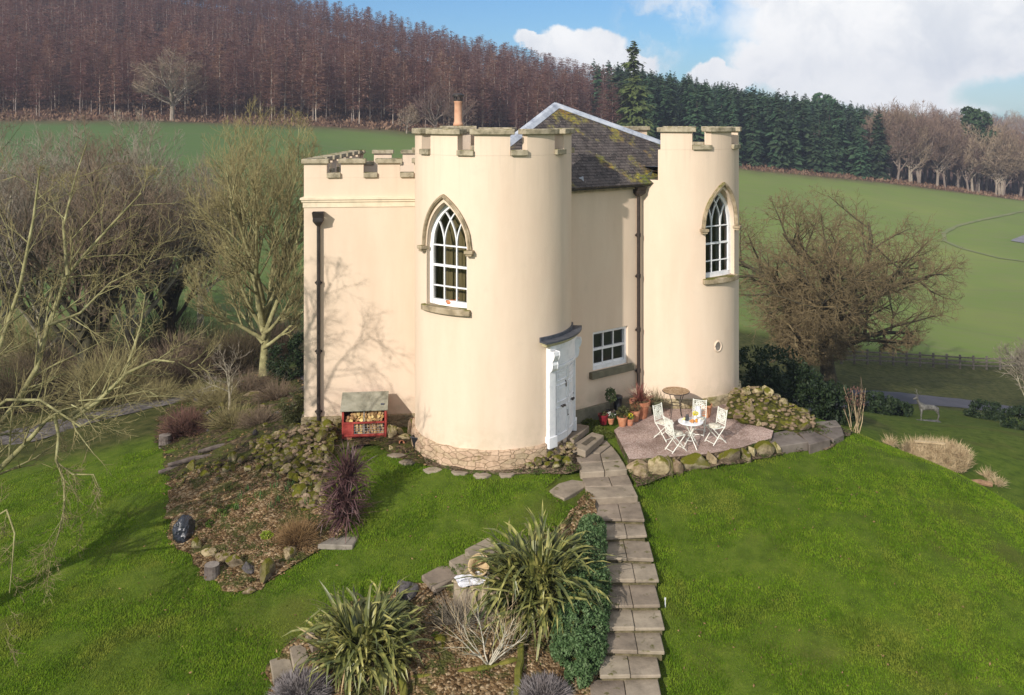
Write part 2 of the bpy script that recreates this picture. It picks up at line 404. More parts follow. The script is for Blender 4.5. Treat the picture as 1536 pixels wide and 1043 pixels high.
def slate_mat():
    m = bpy.data.materials.new('mossy_slates'); m.use_nodes = True; t = NT(m.node_tree)
    tc = t.n('ShaderNodeTexCoord').outputs['UV']
    br = t.n('ShaderNodeTexBrick', offset=.5, i={'Color1': (.042,.035,.033), 'Color2': (.095,.075,.068), 'Mortar': (.012,.012,.012),
             'Scale': 1., 'Mortar Size': .012, 'Mortar Smooth': .2, 'Bias': 0., 'Brick Width': .24, 'Row Height': .125})
    t.set(br.inputs['Vector'], tc)
    c = t.mix(t.mr(t.noise(tc, 3, 5, .65), .35, .7, 0, .7), br.outputs[0], (.125,.105,.095))
    ms = t.math('MULTIPLY', t.mr(t.noise(tc, .75, 4, .62), .51, .64), t.mr(t.noise(tc, 9, 4, .7), .36, .58))
    mc = t.ramp(t.noise(tc, 1.3, 3, .6), [(.35, (.10,.13,.02)), (.5, (.30,.26,.03)), (.66, (.24,.12,.02))])
    c = t.mix(ms, c, mc)
    sp = t.mr(t.noise(tc, 17, 2, .5), .66, .70); c = t.mix(t.math('MULTIPLY', sp, .6), c, (.42,.40,.36))
    sx = t.n('ShaderNodeSeparateXYZ', i={0: tc})
    row = t.math('FRACT', t.math('DIVIDE', sx.outputs[1], .125))
    h = t.math('ADD', t.math('MULTIPLY', row, -1.), t.math('MULTIPLY', br.outputs['Fac'], -1.2))
    h = t.math('ADD', h, t.math('MULTIPLY', t.noise(tc, 7, 4), .9))
    b = t.n('ShaderNodeBump', i={'Strength': .9, 'Distance': .03, 'Height': h})
    p = t.n('ShaderNodeBsdfPrincipled', i={'Base Color': c, 'Roughness': .8, 'Specular IOR Level': .25, 'Normal': b.outputs[0]})
    t.n('ShaderNodeOutputMaterial', i={0: p.outputs[0]}); return m
SLATE = slate_mat()

def masonry_mat(name, cols, sx, sz, moss=.55):
    m = bpy.data.materials.new(name); m.use_nodes = True; t = NT(m.node_tree)
    p0 = t.n('ShaderNodeNewGeometry').outputs['Position']
    w = t.vmath('ADD', p0, t.vmath('MULTIPLY', t.vmath('SUBTRACT', t.noise(p0, 3, 3, out=1), (.5, .5, .5)), (.2, .2, .12)))
    v = t.vmath('MULTIPLY', w, (sx, sx, sz))
    vo = t.n('ShaderNodeTexVoronoi', feature='DISTANCE_TO_EDGE', i={'Scale': 1., 'Vector': v})
    vc = t.n('ShaderNodeTexVoronoi', feature='F1', i={'Scale': 1., 'Vector': v})
    g = t.n('ShaderNodeSeparateColor', i={0: vc.outputs['Color']}).outputs[0]
    c = t.ramp(g, [(.0, cols[0]), (.5, cols[1]), (1., cols[2])])
    c = t.mix(t.mr(t.noise(p0, 9, 5, .65), .35, .7, 0, .55), c, t.mix(1., c, (.5, .47, .4), 'MULTIPLY'))
    c = t.mix(t.mr(t.noise(p0, 1.8, 4, .6), moss, moss+.14, 0, .8), c, (.15,.13,.035))
    e = t.mr(vo.outputs['Distance'], .0, .06)
    c = t.mix(e, t.mix(1., c, (.80, .77, .72), 'MULTIPLY'), c)
    b = t.n('ShaderNodeBump', i={'Strength': .7, 'Distance': .035, 'Height': t.math('ADD', e, t.math('MULTIPLY', t.noise(p0, 14, 5), .6))})
    p = t.n('ShaderNodeBsdfPrincipled', i={'Base Color': c, 'Roughness': .92, 'Specular IOR Level': .12, 'Normal': b.outputs[0]})
    t.n('ShaderNodeOutputMaterial', i={0: p.outputs[0]}); return m
PLINTH = masonry_mat('rubble_plinth', [(.46,.32,.22),(.53,.38,.26),(.44,.34,.22)], 3.2, 8, .60)
PLINTHB = masonry_mat('mossy_plinth', [(.30,.24,.15),(.42,.35,.22),(.36,.30,.19)], 3.4, 6, .50)

# ---------------------------------------------------------------- the house
T1, T2, TR = np.array((-.54, 26.1)), np.array((5.41, 30.7)), 2.26
ZB, ZSILL, ZTOP = .10, 7.91, 8.47
house = thing('castle_house', (1.2, 29.2, -.4), 'cream rendered castellated house with two round towers and a mossy slate roof', 'house')
def hp(mb, name, m, parent=None, **k): return part(mb, name, m, parent or house, world=True, **k)

def wcoord(T, f0):
    a = R_(f0); o = np.array((math.sin(a), -math.cos(a), 0)); u = np.array((math.cos(a), math.sin(a), 0)); b = np.array((T[0], T[1], 0))
    return lambda x, z, n: b+n*o+x*u+np.array((0, 0, z)), o, u
WA, WS, WP = .70, 3.80, 5.43            # window half width, sill height, springing height
def archz(x): return WP+math.sqrt(max(0, (2*WA)**2-(abs(x)+WA)**2))
def tower(T, fwin, gap, merl, porthole=None):
    """hollow round tower with a real pointed window opening, an open parapet and merlons"""
    mb = MB(); half = math.degrees(math.asin(WA/TR)); fw = [fwin-half+2*half*i/26 for i in range(27)]
    fs = sorted(set([round(x, 4) for x in fw]+[round(x, 4) for x in np.arange(-180, 180, 4.) if not fwin-half-1 < x < fwin+half+1]))
    g0, g1 = gap
    def ingap(f):
        return g0 <= (f % 360) <= g1
    P = lambda f, r, z: (T[0]+r*math.sin(R_(f)), T[1]-r*math.cos(R_(f)), z)
    n = len(fs)
    def quad(a, b, za0, zb0, za1, zb1): mb.add([P(a, TR, za0), P(b, TR, zb0), P(b, TR, zb1), P(a, TR, za1)], [(0, 1, 2, 3)])
    xs = lambda f: TR*math.sin(R_(f-fwin))
    for i in range(n):
        a, b = fs[i], fs[(i+1) % n]; b2 = b if i < n-1 else b+360
        mid = (a+b2)/2
        top = 6.95 if ingap(mid) else ZSILL
        if fwin-half-1e-3 <= a and b2 <= fwin+half+1e-3:
            quad(a, b, ZB-.5, ZB-.5, WS, WS); quad(a, b, archz(xs(a)), archz(xs(b)), top, top)
        else:
            zz = [ZB-.5, 2, 4, 6, top] if top < ZSILL else [ZB-.5, 2, 4, 6, ZSILL]
            for k in range(4): quad(a, b, zz[k], zz[k], zz[k+1], zz[k+1])
        if not ingap(mid):
            mb.add([P(a, TR, top), P(b, TR, top), P(b, TR-.3, top), P(a, TR-.3, top)], [(0, 1, 2, 3)])
            mb.add([P(a, TR-.3, 7.3), P(b, TR-.3, 7.3), P(b, TR-.3, top), P(a, TR-.3, top)], [(0, 3, 2, 1)])
    for f0, f1 in merl: mb.arc(T, TR-.3, TR, f0, f1, ZSILL+.003, ZTOP, 6)
    w, o, u = wcoord(T, fwin)
    nin = TR*math.cos(R_(half))-.15
    loop = [(-WA, WS), (WA, WS)]+[(x, archz(x)) for x in [TR*math.sin(R_(f-fwin)) for f in fw[::-1]]]
    for (xa, za), (xb, zb) in zip(loop, loop[1:]+loop[:1]):
        oa = w(xa, za, math.sqrt(TR*TR-xa*xa)); ob = w(xb, zb, math.sqrt(TR*TR-xb*xb))
        if abs(za-WS) < 1e-6 and abs(zb-WS) < 1e-6:
            xx = np.linspace(xa, xb, 14)
            for p, q in zip(xx, xx[1:]):
                mb.add([w(p, WS, math.sqrt(TR*TR-p*p)), w(q, WS, math.sqrt(TR*TR-q*q)), w(q, WS, nin), w(p, WS, nin)], [(0, 1, 2, 3)])
        else: mb.add([oa, ob, w(xb, zb, nin), w(xa, za, nin)], [(0, 1, 2, 3)])
    wall = hp(mb, 'tower', RENDER)
    bm = bmesh.new(); bm.from_mesh(wall.data); bmesh.ops.remove_doubles(bm, verts=bm.verts, dist=.0005); bm.to_mesh(wall.data); bm.free()
    wall.data.polygons.foreach_set('use_smooth', np.ones(len(wall.data.polygons), bool))
    try: wall.data.set_sharp_from_angle(angle=R_(28))
    except Exception: pass
    dk = MB(); dk.lathe([(0, 7.35), (TR-.28, 7.35)], (T[0], T[1], 0), 40, cap=False); hp(dk, 'tower_roof', DARKLEAD, wall)
    # copings: one stone on every merlon, one in every crenel
    for f0, f1 in merl:
        c = MB(); c.arc(T, TR-.40, TR+.10, f0-2.6, f1+2.6, ZTOP+.002, ZTOP+.15, 8); hp(c, 'coping_stone', COPE, wall, bevel=.015)
    ms = sorted(merl)
    for (a0, a1), (b0, b1) in zip(ms, ms[1:]):
        if b0-a1 < 30:
            c = MB(); c.arc(T, TR-.38, TR+.09, a1+.15, b0-.15, ZSILL+.002, ZSILL+.15, 5); hp(c, 'crenel_sill', COPE, wall, bevel=.012)
    return wall

def gothic_window(T, fwin, wall, curtain):
    w, o, u = wcoord(T, fwin); half = math.degrees(math.asin(WA/TR)); nin = TR*math.cos(R_(half))-.15
    g = nin-.05; A = WA-.055
    fr = MB()
    def az(x, a=A): return WP+math.sqrt(max(0, (2*a)**2-(abs(x)+a)**2))
    out = [w(-A, WS+.02, g), w(-A, WP, g)]+[w(x, az(x), g) for x in np.linspace(-A, A, 31)[1:-1]]+[w(A, WP, g), w(A, WS+.02, g)]
    fr.ribbon(out, .13, .11, o)
    zr = (WS+.16, 4.30, 4.84, WP)
    fr.ribbon([w(-A, WS+.075, g), w(A, WS+.075, g)], .15, .11, o)
    win = hp(fr, 'window', WHITE, wall.parent)
    b = MB()
    for z, wd, th in ((4.32, .034, .06), (4.88, .062, .075), (WP, .036, .06)): b.ribbon([w(-A, z, g+.001), w(A, z, g+.001)], wd, th, o)
    m = A/3
    for x in (-m, m):
        b.ribbon([w(x, WS+.1, g+.004), w(x, WP, g+.004)], .034, .055, o)
        for sg in (-1, 1):                    # intersecting tracery: arcs of the main radius struck from each mullion
            r = 2*A; pts = []
            for k in range(40):
                zz = k*.04; xx = x+sg*(r-math.sqrt(max(0, r*r-zz*zz)))
                if WP+zz > az(xx)-.005 or abs(xx) > A: break
                pts.append(w(xx, WP+zz, g+(.007 if sg > 0 else .010)))
            if len(pts) > 2: b.ribbon(pts, .036, .05, o)
    hp(b, 'glazing_bars', WHITE, win)
    pn = MB(); poly = [w(-A, WS+.08, g-.006), w(A, WS+.08, g-.006), w(A, WP, g-.006)]+[w(x, az(x), g-.006) for x in np.linspace(A, -A, 21)[1:-1]]+[w(-A, WP, g-.006)]
    pn.add(poly, [list(range(len(poly)))]); hp(pn, 'pane', GLASS, win)
    sl = MB(); fo = math.degrees(math.asin(.80/TR))
    sl.arc(T, TR-.20, TR+.13, fwin-fo, fwin+fo, WS-.15, WS+.012, 12); hp(sl, 'sill', STONE, win, bevel=.015)
    # hood mould riding on the curved wall
    hm = MB(); pts = []
    B = WA+.10
    bz = lambda x: WP+math.sqrt(max(0, (2*B)**2-(abs(x)+B)**2))
    def sf(x, z, d): return w(x, z, 0)-0*o+o*(math.sqrt(max(0, (TR+d)**2-x*x)))
    for d, wd, th in ((.03, .10, .10), (.075, .05, .06)):
        xs = np.concatenate([[-B, -B], np.linspace(-B, B, 35)[1:-1], [B, B]]); zs = [WP-.02, WP]+[bz(x) for x in xs[2:-2]]+[WP, WP-.02]
        P = np.array([sf(x, z, d) for x, z in zip(xs, zs)])
        n_ = np.array([(w(x, 0, 0)[:2]-np.array(T)) @ u[:2] for x in xs])
        tg = np.gradient(P, axis=0); tg /= np.linalg.norm(tg, axis=1)[:, None]+1e-9
        nr = np.array([(o*math.sqrt(max(0, TR*TR-x*x))+u*x)/TR for x in xs]); uu = np.cross(tg, nr)*wd/2; ww = nr*th/2
        m_ = len(P); v = np.stack([P-uu-ww, P+uu-ww, P+uu+ww, P-uu+ww], 1).reshape(-1, 3)
        i = np.arange(m_-1)[:, None]*4+np.arange(4)[None]; j = np.arange(m_-1)[:, None]*4+(np.arange(4)[None]+1) % 4
        hm.add(v, [np.stack([i, j, j+4, i+4], -1).reshape(-1, 4), (3, 2, 1, 0), tuple((m_-1)*4+x for x in range(4))])
    for x in (-B-.01, B+.01):
        c = sf(x, WP-.07, .07); ang = math.atan2(*(c[:2]-np.array(T))[::-1])+math.pi/2
        hm.box(c, (.24, .24, .09), ang); hm.box(c-np.array((0, 0, .075)), (.17, .18, .07), ang)
    hp(hm, 'hood_mould', STONE, win, bevel=.01)
    # what hangs inside
    cu = MB()
    def drape(x0, x1, n0, z1=6.6):
        xs = np.linspace(x0, x1, 40); a = [w(x, WS+.05, n0+.03*math.sin(x*38)) for x in xs]; b_ = [w(x, z1, n0+.03*math.sin(x*38)) for x in xs]
        k = len(xs); cu.add(a+b_, [[(i, i+1, k+i+1, k+i) for i in range(k-1)]])
    for args in curtain[0]: drape(*args)
    hp(cu, 'curtain', curtain[1], win)
    return win, w, g

mer1 = [(c-12.2, c+12.2) for c in (-182, -145.6, -109.1, -72.6, -36.1, .4, 36.9, 73.4)]+[(97, 106)]
tw1 = tower(T1, -35, (107, 160), mer1)
mer2 = [(c-12.6, c+12.6) for c in (-5.4, 36.9, 78.5, 120, 162, 208)]
tw2 = tower(T2, 37, (236, 341), mer2)
win1, w1, g1 = gothic_window(T1, -35, tw1, ([(-.78, .78, 1.55)], CURTAIN))
win2, w2, g2 = gothic_window(T2, 37, tw2, ([(.42, .75, 1.62), (-.75, -.55, 1.6)], NET))
fl = MB()
for T in (T1, T2): fl.lathe([(0, WS-.06), (TR-.06, WS-.06)], (T[0], T[1], 0), 32, cap=False); fl.lathe([(0, 7.2), (TR-.31, 7.2)], (T[0], T[1], 0), 32, cap=False)
hp(fl, 'interior_floor', mat('floor_boards', [(.10,.06,.03),(.16,.10,.05)], 3), house)

# plinths
def ragged_arc(mb, T, r, f0, f1, z0, z1, seed, amp=.03):
    fs = np.arange(f0, f1+.01, 2.); rng = np.random.default_rng(seed); zs = np.linspace(z0, z1, 7)
    g = []
    for k, z in enumerate(zs):
        for f in fs:
            q = (T[0]*3+f*.09, z*5, seed)
            rr = r+amp*noise.noise(Vector(q))*2+.03*(1-k/6); zz = z+(.045*noise.noise(Vector((f*.11, seed, 3))) if k == 6 else 0)
            g.append((T[0]+rr*math.sin(R_(f)), T[1]-rr*math.cos(R_(f)), zz))
    n = len(fs); fc = [(k*n+i, k*n+i+1, (k+1)*n+i+1, (k+1)*n+i) for k in range(6) for i in range(n-1)]
    top = [6*n+i for i in range(n)]
    b = len(g)
    for f in fs: g.append((T[0]+(r-.16)*math.sin(R_(f)), T[1]-(r-.16)*math.cos(R_(f)), z1+.035))
    fc += [(6*n+i, 6*n+i+1, b+i+1, b+i) for i in range(n-1)]
    mb.add(g, [fc])
pl = MB(); ragged_arc(pl, T1, TR+.085, -125, 39, -.75, ZB, 1); hp(pl, 'plinth', PLINTH, smooth=True, label='pinkish rubble stone footing under the near tower')
pl = MB(); ragged_arc(pl, T2, TR+.07, -36, 125, -1.2, .02, 2); hp(pl, 'plinth', PLINTHB, smooth=True, label='mossy yellow rubble footing under the far tower')

# centre wall between the towers (direction FD, outward normal FN), window opening cut through it
FD = np.array((math.cos(R_(37.3)), math.sin(R_(37.3)), 0)); FN = np.array((FD[1], -FD[0], 0)); P0 = np.array((1.88, 27.06, 0))
ZE = 6.84
fw = lambda t, z, n=0.: P0+FD*t+FN*n+np.array((0, 0, z))
t0, t1, z0, z1 = .74, 2.24, 1.17, 2.36
cw = MB(); 
def wq(a, b, c, d): cw.add([fw(a, c), fw(b, c), fw(b, d), fw(a, d)], [(0, 1, 2, 3)])
wq(-.6, t0, -.9, ZE); wq(t1, 3.4, -.9, ZE); wq(t0, t1, -.9, z0); wq(t0, t1, z1, ZE)
for (a, c), (b, d) in (((t0, z0), (t1, z0)), ((t1, z0), (t1, z1)), ((t1, z1), (t0, z1)), ((t0, z1), (t0, z0))):
    cw.add([fw(a, c), fw(b, d), fw(b, d, -.16), fw(a, c, -.16)], [(0, 1, 2, 3)])
hp(cw, 'centre_wall', RENDER)
wf = MB(); gg = -.13
for pts, wd in (([fw(t0+.05, z0+.01, gg), fw(t0+.05, z1-.01, gg)], .10), ([fw(t1-.05, z0+.01, gg), fw(t1-.05, z1-.01, gg)], .10),
                ([fw(t0+.1, z1-.045, gg), fw(t1-.1, z1-.045, gg)], .09), ([fw(t0+.1, z0+.06, gg), fw(t1-.1, z0+.06, gg)], .12)): wf.ribbon(pts, wd, .11, FN)
sw = hp(wf, 'window', WHITE)
sb = MB(); zm = (z0+z1)/2+.03
sb.ribbon([fw(t0+.1, zm, gg+.005), fw(t1-.1, zm, gg+.005)], .07, .08, FN)
for k in (1, 2):
    tt = t0+.1+(t1-t0-.2)*k/3; sb.ribbon([fw(tt, zm+.03, gg), fw(tt, z1-.09, gg)], .032, .05, FN); sb.ribbon([fw(tt, z0+.12, gg-.03), fw(tt, zm-.03, gg-.03)], .032, .05, FN)
sb.ribbon([fw(t0+.1, z0+.15, gg-.03), fw(t1-.1, z0+.15, gg-.03)], .06, .05, FN)
hp(sb, 'glazing_bars', WHITE, sw)
pn = MB(); pn.add([fw(t0+.05, z0+.05, gg-.035), fw(t1-.05, z0+.05, gg-.035), fw(t1-.05, z1-.04, gg-.035), fw(t0+.05, z1-.04, gg-.035)], [(0, 1, 2, 3)]); hp(pn, 'pane', GLASS, sw)
sl = MB(); q = [fw(t0-.15, z0-.21, -.05), fw(t1+.16, z0-.21, -.05), fw(t1+.16, z0-.003, -.05), fw(t0-.15, z0-.003, -.05)]; sl.prism(q, FN*.19); hp(sl, 'sill', mat('green_sill', [(.11,.105,.07),(.18,.165,.11)], 4, .9, .4), sw, bevel=.012)
rm = MB(); rm.prism([fw(t0-.3, .6, -.2), fw(t1+.3, .6, -.2), fw(t1+.3, .6, -2.2), fw(t0-.3, .6, -2.2)], (0, 0, 2.2)); hp(rm, 'room_lining', mat('dim_room', [(.05,.045,.04),(.09,.08,.07)], 2), sw)
rm.P = [(a[[0, 1, 2, 3]] if False else a, s_) for a, s_ in rm.P]
cp = MB(); cp.prism([fw(-.5, -.9, 0), fw(3.3, -.9, 0), fw(3.3, .13, 0), fw(-.5, .13, 0)], FN*.09); hp(cp, 'plinth', mat('green_plinth', [(.13,.125,.085),(.20,.18,.125),(.27,.24,.17)], 3, .9, .5, 20), bevel=.02)

# main roof: hips run from the apex to the tower centres, third face falls to the back
AP = np.array((1.42, 29.72, 9.36)); 
def rp(s, m): return AP+FD*s+FN*m+np.array((0, 0, -.97*m))
me_ = 2.72
hl, hr = rp(-3.5, 1.45), rp(3.9, 1.43)
el, er = rp(-1.9, me_), rp(2.5, me_)
el[2] = er[2] = ZE-.02
bk = AP-FN*4.6+np.array((0, 0, -2.3))
rf = bmesh.new(); uvl = rf.loops.layers.uv.new('UVMap')
def face(ps, ax):
    vs = [rf.verts.new(p) for p in ps]; f = rf.faces.new(vs); nrm = np.cross(np.array(ps[1])-np.array(ps[0]), np.array(ps[2])-np.array(ps[0]))
    up = np.array((0, 0, 1.))-ax*ax[2]; up -= 0; dn = np.cross(nrm/np.linalg.norm(nrm), ax)
    for l in f.loops:
        d = np.array(l.vert.co)-AP; l[uvl].uv = (float(d @ ax), float(d @ dn))
face([hl, el, er, hr, AP], FD)
bl = bk-hl; face([AP, bk, hl], bl/np.linalg.norm(bl)); bl = bk-hr; face([AP, hr, bk], bl/np.linalg.norm(bl))
for v in rf.verts: v.co = Vector(v.co)-house.location
rme = bpy.data.meshes.new('roof'); rf.to_mesh(rme); rme.materials.append(SLATE); roof = bpy.data.objects.new('roof', rme); link(roof, house)
so = roof.modifiers.new('thick', 'SOLIDIFY'); so.thickness = .07; so.offset = 0
def capbar(a, b, wd, th, m, nm, par=None, up=(0, 0, 1)):
    a, b = np.array(a, float), np.array(b, float); c = MB(); d = b-a; sd = np.cross(d, up); sd /= np.linalg.norm(sd); n2 = np.cross(sd, d); n2 /= np.linalg.norm(n2)
    k = 9; pts = [a+d*i/(k-1) for i in range(k)]; prof = [(-wd/2, -th*1.1), (-wd*.22, th*.5), (0, th), (wd*.22, th*.5), (wd/2, -th*1.1), (wd*.3, -th*1.6), (-wd*.3, -th*1.6)]
    v = np.array([p+sd*x+n2*y for p in pts for x, y in prof]); r = len(prof)
    fc = [(i*r+j, i*r+(j+1) % r, (i+1)*r+(j+1) % r, (i+1)*r+j) for i in range(k-1) for j in range(r)]
    c.add(v, [fc]); return hp(c, nm, m, par)
for b in (hl, hr, bk): capbar(AP, b, .38, .08, LEAD, 'hip_capping', roof)
fi = MB(); fi.tube([AP+np.array((0, 0, .0)), AP+np.array((0, 0, .45))], .012, 5); hp(fi, 'finial_rod', IRON, roof)
# eaves gutter and its stone cornice
gu = MB(); gu.prism([fw(-.5, ZE-.17, .0), fw(3.1, ZE-.17, .0), fw(3.1, ZE-.06, .0), fw(-.5, ZE-.06, .0)], FN*.10); hp(gu, 'eaves_cornice', STONE)
gu = MB(); gu.ribbon([fw(-.5, ZE-.035, .19), fw(3.05, ZE-.035, .19)], .10, .12, FN); hp(gu, 'gutter', IRON)
fl = MB(); q0 = fw(2.75, ZE+.12, .1); fl.add([q0, q0+FD*.5+np.array((0,0,.28)), q0+FD*.55-FN*.1+np.array((0, 0, .02)), q0-FD*.2+FN*.12+np.array((0, 0, .1))], [(0, 1, 2), (0, 2, 3)]); hp(fl, 'lead_flashing', flat('pale_lead', (.6,.62,.65), .5), roof)
fl = MB(); q0 = fw(.12, ZE+.1, .12); fl.add([q0, q0+np.array((.12, 0, .02)), q0+np.array((.1, .1, .22)), q0+np.array((-.03, .05, .18))], [(0, 1, 2, 3)]); hp(fl, 'lead_flashing', LEAD, roof)

# downpipes with hoppers
def pipe(p, ztop, zbot, r, m, hop, nrm, joints):
    nrm = np.array(nrm, float); pp = MB(); pp.tube([p+np.array((0, 0, ztop)), p+np.array((0, 0, zbot))], r, 10)
    o = hp(pp, 'downpipe', m)
    j = MB()
    for z in joints:
        j.tube([p+np.array((0, 0, z-.06)), p+np.array((0, 0, z+.06))], r*1.35, 10); sd = np.array((-nrm[1], nrm[0], 0)); j.ribbon([p+sd*-.11-nrm*.03+np.array((0, 0, z)), p+sd*.11-nrm*.03+np.array((0, 0, z))], .06, .02, nrm)
    hp(j, 'pipe_collar', m, o)
    h = MB(); sd = np.array((-nrm[1], nrm[0], 0)); a, b, ht = hop; base = p+np.array((0, 0, ztop-.02))
    def rect(w_, d, z): return [base-sd*w_/2-nrm*.08+np.array((0, 0, z)), base+sd*w_/2-nrm*.08+np.array((0, 0, z)), base+sd*w_/2+nrm*d+np.array((0, 0, z)), base-sd*w_/2+nrm*d+np.array((0, 0, z))]
    h.hexa(rect(.12, .07, 0), rect(a, b, ht*.35)); h.hexa(rect(a, b, ht*.35+.001), rect(a, b, ht*.62))
    lo = rect(a, b, ht*.62); hi = rect(a*1.12, b*1.2, ht)
    for i in range(4):
        k = (i+1) % 4; h.add([lo[i], lo[k], hi[k], hi[i]], [(0, 1, 2, 3)])
    hp(h, 'hopper', m, o, bevel=.01); return o
p2 = fw(2.62, 0, .09)
pipe(p2, 6.45, -.3, .055, BROWNPIPE, (.34, .16, .3), FN, (5.2, 3.9, 2.2, .9))

# ---------------------------------------------------------------- left wing
WNA, WNB, WNC, WND = np.array((-6.22, 26.9)), np.array((-.6, 27.5)), np.array((-6.12, 34.7)), np.array((-.2, 35.2))
wg = MB(); ZC = 7.12
def wallseg(mb, a, b, zb, zt, th, cut=None):
    d = (b-a)/np.linalg.norm(b-a); n = np.array((-d[1], d[0]))*th
    mb.hexa([(*a, zb), (*b, zb), (*(b+n), zb), (*(a+n), zb)], [(*a, zt), (*b, zt), (*(b+n), zt), (*(a+n), zt)])
    return d, n
wallseg(wg, WNA, WNB, -.02, ZC, .32); wallseg(wg, WNC, WNA+np.array((0, .06)), -.02, ZC, .32); wallseg(wg, WND, WNC+np.array((.003, 0)), -.02, ZC, .32)
cops, sills = [], []
def battle(a, b, starts, mw, cwid):
    d = (b-a)/np.linalg.norm(b-a); n = np.array((-d[1], d[0])); L = np.linalg.norm(b-a)
    for i, s_ in enumerate(starts):
        e = min(s_+mw, L); p, q = a+d*s_, a+d*e
        wg.hexa([(*p, ZC+.002), (*q, ZC+.002), (*(q+n*.3), ZC+.002), (*(p+n*.3), ZC+.002)], [(*p, 7.55), (*q, 7.55), (*(q+n*.3), 7.55), (*(p+n*.3), 7.55)])
        p, q = a+d*(s_-.07)-n*.09, a+d*(e+.07)-n*.09; c = MB()
        c.hexa([(*p, 7.552), (*q, 7.552), (*(q+n*.48), 7.552), (*(p+n*.48), 7.552)], [(*p, 7.69), (*q, 7.69), (*(q+n*.48), 7.69), (*(p+n*.48), 7.69)]); cops.append(('coping_stone', c))
        if e+cwid < L-.1:
            p, q = a+d*(e+.004)-n*.08, a+d*(e+cwid-.004)-n*.08; c = MB()
            c.hexa([(*p, ZC+.002), (*q, ZC+.002), (*(q+n*.46), ZC+.002), (*(p+n*.46), ZC+.002)], [(*p, ZC+.15), (*q, ZC+.15), (*(q+n*.46), ZC+.15), (*(p+n*.46), ZC+.15)]); cops.append(('crenel_sill', c))
battle(WNA, WNB, [0, 1.09, 2.18, 3.27], .67, .42)
ls = np.linalg.norm(WNC-WNA)
battle(WNC, WNA, [.0+1.13*k for k in range(7)], .67, .46)
battle(WND, WNC, [.1+1.09*k for k in range(6)], .67, .42)
wing = hp(wg, 'wing_wall', RENDER)
for nm, c in cops: hp(c, nm, COPE, wing, bevel=.012)
rd = MB(); rd.add([(*(WNA+.2), 6.6), (*(WNB+np.array((0, .2))), 6.6), (*WND, 6.6), (*(WNC+np.array((.2, 0))), 6.6)], [(0, 1, 2, 3)]); hp(rd, 'wing_roof', DARKLEAD, wing)
sc_ = MB()
for z0_, z1_, pr in ((6.24, 6.40, .03), (6.402, 6.47, .07), (6.472, 6.53, .11)):
    for a, b in ((WNA+np.array((-pr, 0)), WNB), (WNC, WNA)):
        d = (b-a)/np.linalg.norm(b-a); n = np.array((-d[1], d[0])); 
        if a is WNC: b = b+d*(.0)
        p, q = a-n*pr, b-n*pr
        if a is WNC: q = q-d*(-pr+.004) if False else q+d*(0)-d*.0
        sc_.hexa([(*p, z0_), (*q, z0_), (*(a+n*.02)[:2], z0_) if False else (*(b+n*.02), z0_), (*(a+n*.02), z0_)], [(*p, z1_), (*q, z1_), (*(b+n*.02), z1_), (*(a+n*.02), z1_)])
hp(sc_, 'string_course', mat('painted_course', [(.55,.47,.34),(.72,.60,.43),(.78,.66,.48)], 2, .9, .3), wing)
wp = MB(); a, b = WNA+np.array((-.07, -.08)), WNB+np.array((0, -.08))
wallseg(wp, a, b, -1.1, -.02, .4); wallseg(wp, WNC+np.array((-.07, 0)), a+np.array((0, .06)), -1.8, -.021, .3)
hp(wp, 'plinth', PLINTHB, bevel=.02)
xh = -5.77; ph = np.array((xh, 26.9+(xh+6.22)*.1068-.10, 0))
dp = pipe(ph, 5.72, -.45, .055, IRON, (.30, .24, .42), (.106, -.994, 0), (4.0, 1.95, .15))
bkw = MB(); bq = [(-1.0, 27.6), (5.0, 31.6), (4.0, 34.8), (-.4, 35.0)]
bkw.prism([(*p, -1.5) for p in bq], (0, 0, 8.3)); hp(bkw, 'rear_wall', RENDER)

# chimney
ch = MB(); cc = np.array((-1.72, 28.75)); ch.box((*cc, 7.6), (.95, .6, 1.9), .2); stack = hp(ch, 'chimney', RENDER)
c = MB(); c.box((*cc, 8.6), (1.1, .75, .13), .2); hp(c, 'chimney_slab', COPE, stack, bevel=.02)
c = MB(); c.lathe([(.17, 8.67), (.15, 8.75), (.125, 8.8), (.12, 9.40), (.135, 9.42), (.135, 9.46)], (cc[0], cc[1], 0), 18)
hp(c, 'chimney_pot', mat('salmon_pot', [(.48,.25,.15),(.62,.36,.23)], 4, .85, .2), stack, smooth=True)
c = MB(); c.lathe([(.15, 9.461), (.15, 9.50)], (cc[0], cc[1], 0), 16)
for k in range(6): c.box((cc[0]+.125*math.cos(k), cc[1]+.125*math.sin(k), 9.55), (.03, .03, .1))
c.lathe([(.19, 9.60), (.19, 9.66), (.1, 9.70)], (cc[0], cc[1], 0), 16); hp(c, 'chimney_cowl', IRON, stack)

